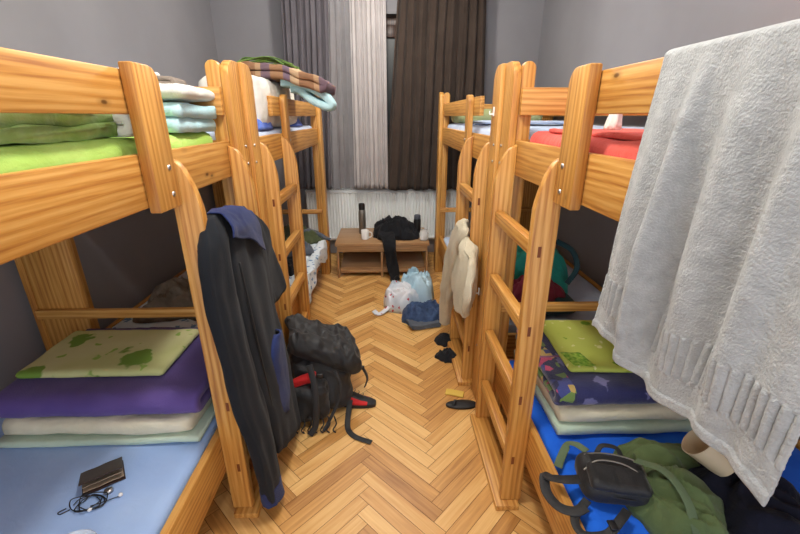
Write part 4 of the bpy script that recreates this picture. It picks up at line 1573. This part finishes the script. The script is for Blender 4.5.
strap('toe_strap', [(.38, 1.975, .018), (.40, 2.0, .042), (.41, 2.03, .018)], .014, .004, 'rubber', ff)
V, F = folded(.425, 2.11, .0, .13, .055, .012, 1, amp=.005, rot=-.3, seed=7)
mk('yellow_tag', V, F, M['yellow'], ff)

# ================================================================== CREAM SWEATER ON THE FAR RIGHT LADDER
sw_ = thing('knit_sweater', (.45, 2.5, .2), 'cream knitted sweater hanging over the ladder of the far right bunk', 'sweater')
V, F = hang([(1.07, 2.28, 2.44, .470), (1.01, 2.25, 2.56, .462), (.88, 2.34, 2.68, .446), (.70, 2.46, 2.78, .440), (.50, 2.58, 2.85, .438), (.30, 2.70, 2.92, .436), (.18, 2.76, 2.88, .436), (.12, 2.79, 2.83, .436)], .036, 60, 44, 5, .25, 21, .012)
mk('sleeve', V, F, M['knit'], sw_)
V, F = hang([(1.0, 2.22, 2.40, .470), (.92, 2.06, 2.40, .462), (.82, 2.0, 2.46, .455), (.72, 1.98, 2.50, .450), (.62, 2.02, 2.50, .446), (.56, 2.08, 2.44, .446)], .034, 60, 72, 8, .3, 22, .014)
mk('sweater_body', V, F, M['knit'], sw_)

# ================================================================== TOWEL
TY0, TY1 = .42, .905


def towel(u, v):
    # v: 0 behind the rail, up over the top, then down the aisle side
    s = v * .965
    back, top = .26, .05
    y = TY1 + (TY0 - TY1) * u
    zt_ = 1.7835
    down = np.clip(s - back - top, 0, 10)
    up_ = np.clip(back - s, 0, 10)
    a = np.clip((s - back) / top, 0, 1) * PI
    x = .604 + .029 * np.cos(a)
    z = zt_ - .006 + .012 * np.sin(a) - down - up_
    f = np.clip(down / .7, 0, 1)
    # long soft folds that fan out towards the hem
    yy = y * (1 + .0 * f)
    w = 0
    for c, wd, am in ((.850, .03, .022), (.775, .022, .046), (.728, .026, -.030), (.665, .036, .030), (.60, .026, -.022), (.545, .028, .032), (.47, .035, .020)):
        cc = c + (.05 - .10 * (c - .42)) * f * -.3
        w = w + am * np.exp(-((yy - cc) / wd) ** 2)
    amp = np.clip(.36 + 1.0 * f, 0, 1.2) * (1 - .66 * np.clip((f - .55) / .4, 0, 1)) * (.12 + .88 * np.clip(down / .12, 0, 1))
    out = w * amp + .012 * fbm(np.stack([y * 9, f * 2.5, y * 0], 1)) * f
    # ribs of the woven border near the hem
    rib = np.where((down > .50) & (down < .585), .0032 * np.sin(y * 2 * PI / .015), 0)
    hem = np.where(down > .635, .003, 0)
    x = x - np.maximum(out, -.022) * np.where(out < 0, np.clip(f * 3, .3, 1), 1) - .020 * f - rib - hem
    y2 = TY0 + (y - TY0) + f * ((u < 2) * (.035 * (1 - u) ** 2 + .02 * (1 - u) - .01)) 
    z = z + .018 * f * np.sin(u * 9 + .5) + .012 * f * fbm(np.stack([u * 4, u * 0, u * 0 + 5], 1))
    terry = .0006 * fbm(np.stack([y * 260, s * 260, y * 0], 1), 2)
    return np.stack([x + terry, y2, z], 1)


V, F = surf(towel, 230, 330)
one('towel', (V, F), 'towel', 'large white terry towel hanging over the near right guard rail', 'towel', solid=.006, soff=0)

# ================================================================== BAG AND CLOTHES, NEAR RIGHT LOWER BED
sb = thing('shoulder_bag', (.74, .96, zrl), 'small black zipped shoulder bag on the royal blue sheet', 'bag')
rot_b = -.25
V, F = rbox(.765, 1.015, zrl + .002, .225, .165, .095, .045, 34, 28, 14, rot=rot_b, amp=.006, freq=10, seed=141, fine=.002)
mk('bag_body', V, F, M['nylon'], sb)
V, F = rbox(.755, .978, zrl + .074, .185, .10, .036, .018, 26, 18, 7, rot=rot_b, amp=.004, freq=10, seed=142, fine=.002)
mk('front_pocket', V, F, M['nylon'], sb)
cb, sn = math.cos(rot_b), math.sin(rot_b)


def BL(a, b, z):
    return (.765 + a * cb * .92 - b * sn, 1.015 + a * sn + b * cb * .92, zrl + z * .92)


V, F = cable([BL(-.10, .045, .108), BL(-.05, .062, .111), BL(.02, .066, .112), BL(.09, .05, .108), BL(.112, .0, .09)], .0028, 50)
mk('zip', V, F, M['chrome'], sb)
V, F = cable([BL(-.11, -.02, .098), BL(-.06, .012, .122), BL(.02, .016, .123), BL(.075, -.01, .115), BL(.09, -.05, .10)], .0026, 50)
mk('zip', V, F, M['chrome'], sb)
V, F = cable([BL(-.108, -.06, .062), BL(-.05, -.085, .066), BL(.03, -.088, .066), BL(.10, -.07, .06)], .003, 40)
mk('zip', V, F, M['rubber'], sb)
strap('grab_handle', [BL(-.05, .07, .10), BL(-.03, .09, .125), BL(.02, .09, .125), BL(.04, .07, .10)], .018, .006, 'nylon', sb)
strap('shoulder_strap', [BL(-.115, -.03, .06), BL(-.17, -.04, .055), BL(-.215, -.02, .03), BL(-.235, .0, .012), BL(-.235, -.07, .010), BL(-.20, -.125, .012), BL(-.15, -.14, .02), BL(-.11, -.12, .03)], .036, .006, 'nylon', sb)
strap('shoulder_strap', [BL(-.10, -.09, .03), BL(-.15, -.16, .012), BL(-.13, -.215, .012), BL(-.06, -.21, .03), BL(-.01, -.16, .05), BL(.02, -.12, .05)], .028, .006, 'nylon', sb)
strap('green_strap', [BL(-.08, .085, .09), BL(-.115, .12, .085), BL(-.14, .135, .06), BL(-.165, .10, .02), BL(-.18, .06, .010)], .030, .004, 'strap_green', sb)
V, F = box_geo(-.012, .012, -.016, .016, -.003, .004, .002)
V = V + np.array(BL(-.04, -.185, .045))
mk('buckle', V, F, M['rubber'], sb)

gb = thing('olive_bag', (.93, .98, zrl), 'olive green canvas bag crumpled between the black shoulder bag and the towel', 'bag')
V, F = heap(.945, .95, zrl, .14, .20, .11, 151, freq=8, amp=.22, n=90)
mk('bag_body', V, F, M['bag_olive'], gb)
V, F = heap(1.0, 1.12, zrl, .17, .09, .10, 152, freq=9, amp=.25, n=60)
mk('bag_flap', V, F, M['bag_olive'], gb)
strap('webbing_strap', [(.84, 1.03, zrl + .12), (.88, .95, zrl + .155), (.90, .87, zrl + .13), (.90, .80, zrl + .07)], .028, .004, 'strap_green', gb)
V, F = heap(1.20, .90, zrl, .17, .22, .12, 161, freq=6, amp=.25, n=80)
one('dark_jacket', (V, F), fabric('near_black_navy_cloth', srgb(20, 22, 34), srgb(30, 33, 50), wrinkle=.4), 'near-black jacket crumpled on the royal blue sheet behind the olive bag', 'jacket')
# cream cup lying on the clothes


def frustum(c, axis, L, r0, r1, t=.0025, n=30):
    ax = Vector(axis).normalized()
    q = ax.to_track_quat('Z', 'Y').to_matrix()
    prof = [(r0, 0), (r1, L), (r1 - t, L), (r0 - t, t), (.001, t)]
    V, F = lathe(0, 0, [(.001, 0)] + prof, n, cap=False)
    return np.array([tuple(Vector(c) + q @ Vector(v)) for v in V]), F


one('cup', frustum((1.13, 1.0, zrl + .115), (-.62, .30, .55), .12, .042, .058), 'papercream', 'cream plastic cup tipped over on the olive bag below the towel', 'cup', angle=50)

# ================================================================== LIGHT, CAMERA
wd = bpy.data.worlds.new('world')
scene.world = wd
wd.use_nodes = True
bg = wd.node_tree.nodes['Background']
bg.inputs[0].default_value = (.90, .93, 1.0, 1)
bg.inputs[1].default_value = 2.2


def light(name, kind, loc, energy, col, **kw):
    l = bpy.data.lights.new(name, kind)
    l.energy = energy
    l.color = col
    for k, v in kw.items():
        setattr(l, k, v)
    o = bpy.data.objects.new(name, l)
    o.location = loc
    COL.objects.link(o)
    return o


light('lamp_and_fill_light', 'POINT', (-.10, 1.22, 2.78), 74, (1, .95, .88), shadow_soft_size=.10)  # ceiling lamp over the aisle
light('lamp_and_fill_light', 'POINT', (-.05, 3.5, 2.85), 62, (1, .95, .88), shadow_soft_size=.12)  # added fill that brightens the window end, no lamp known there

cam = bpy.data.cameras.new('camera')
co = bpy.data.objects.new('camera', cam)
COL.objects.link(co)
cam.sensor_width = 36
cam.lens = 402 / 800 * 36
cam.clip_start = .02
co.location = (0, 0, 1.66)
pitch, yaw = math.radians(20.46), math.radians(-1.87)
co.rotation_euler = (PI / 2 - pitch, 0, yaw)
scene.camera = co
scene.cycles.diffuse_bounces = 10
scene.cycles.max_bounces = 14
scene.view_settings.view_transform = 'Standard'
scene.view_settings.look = 'None'
scene.view_settings.gamma = 1
scene.view_settings.exposure = 0
scene.view_settings.use_curve_mapping = False
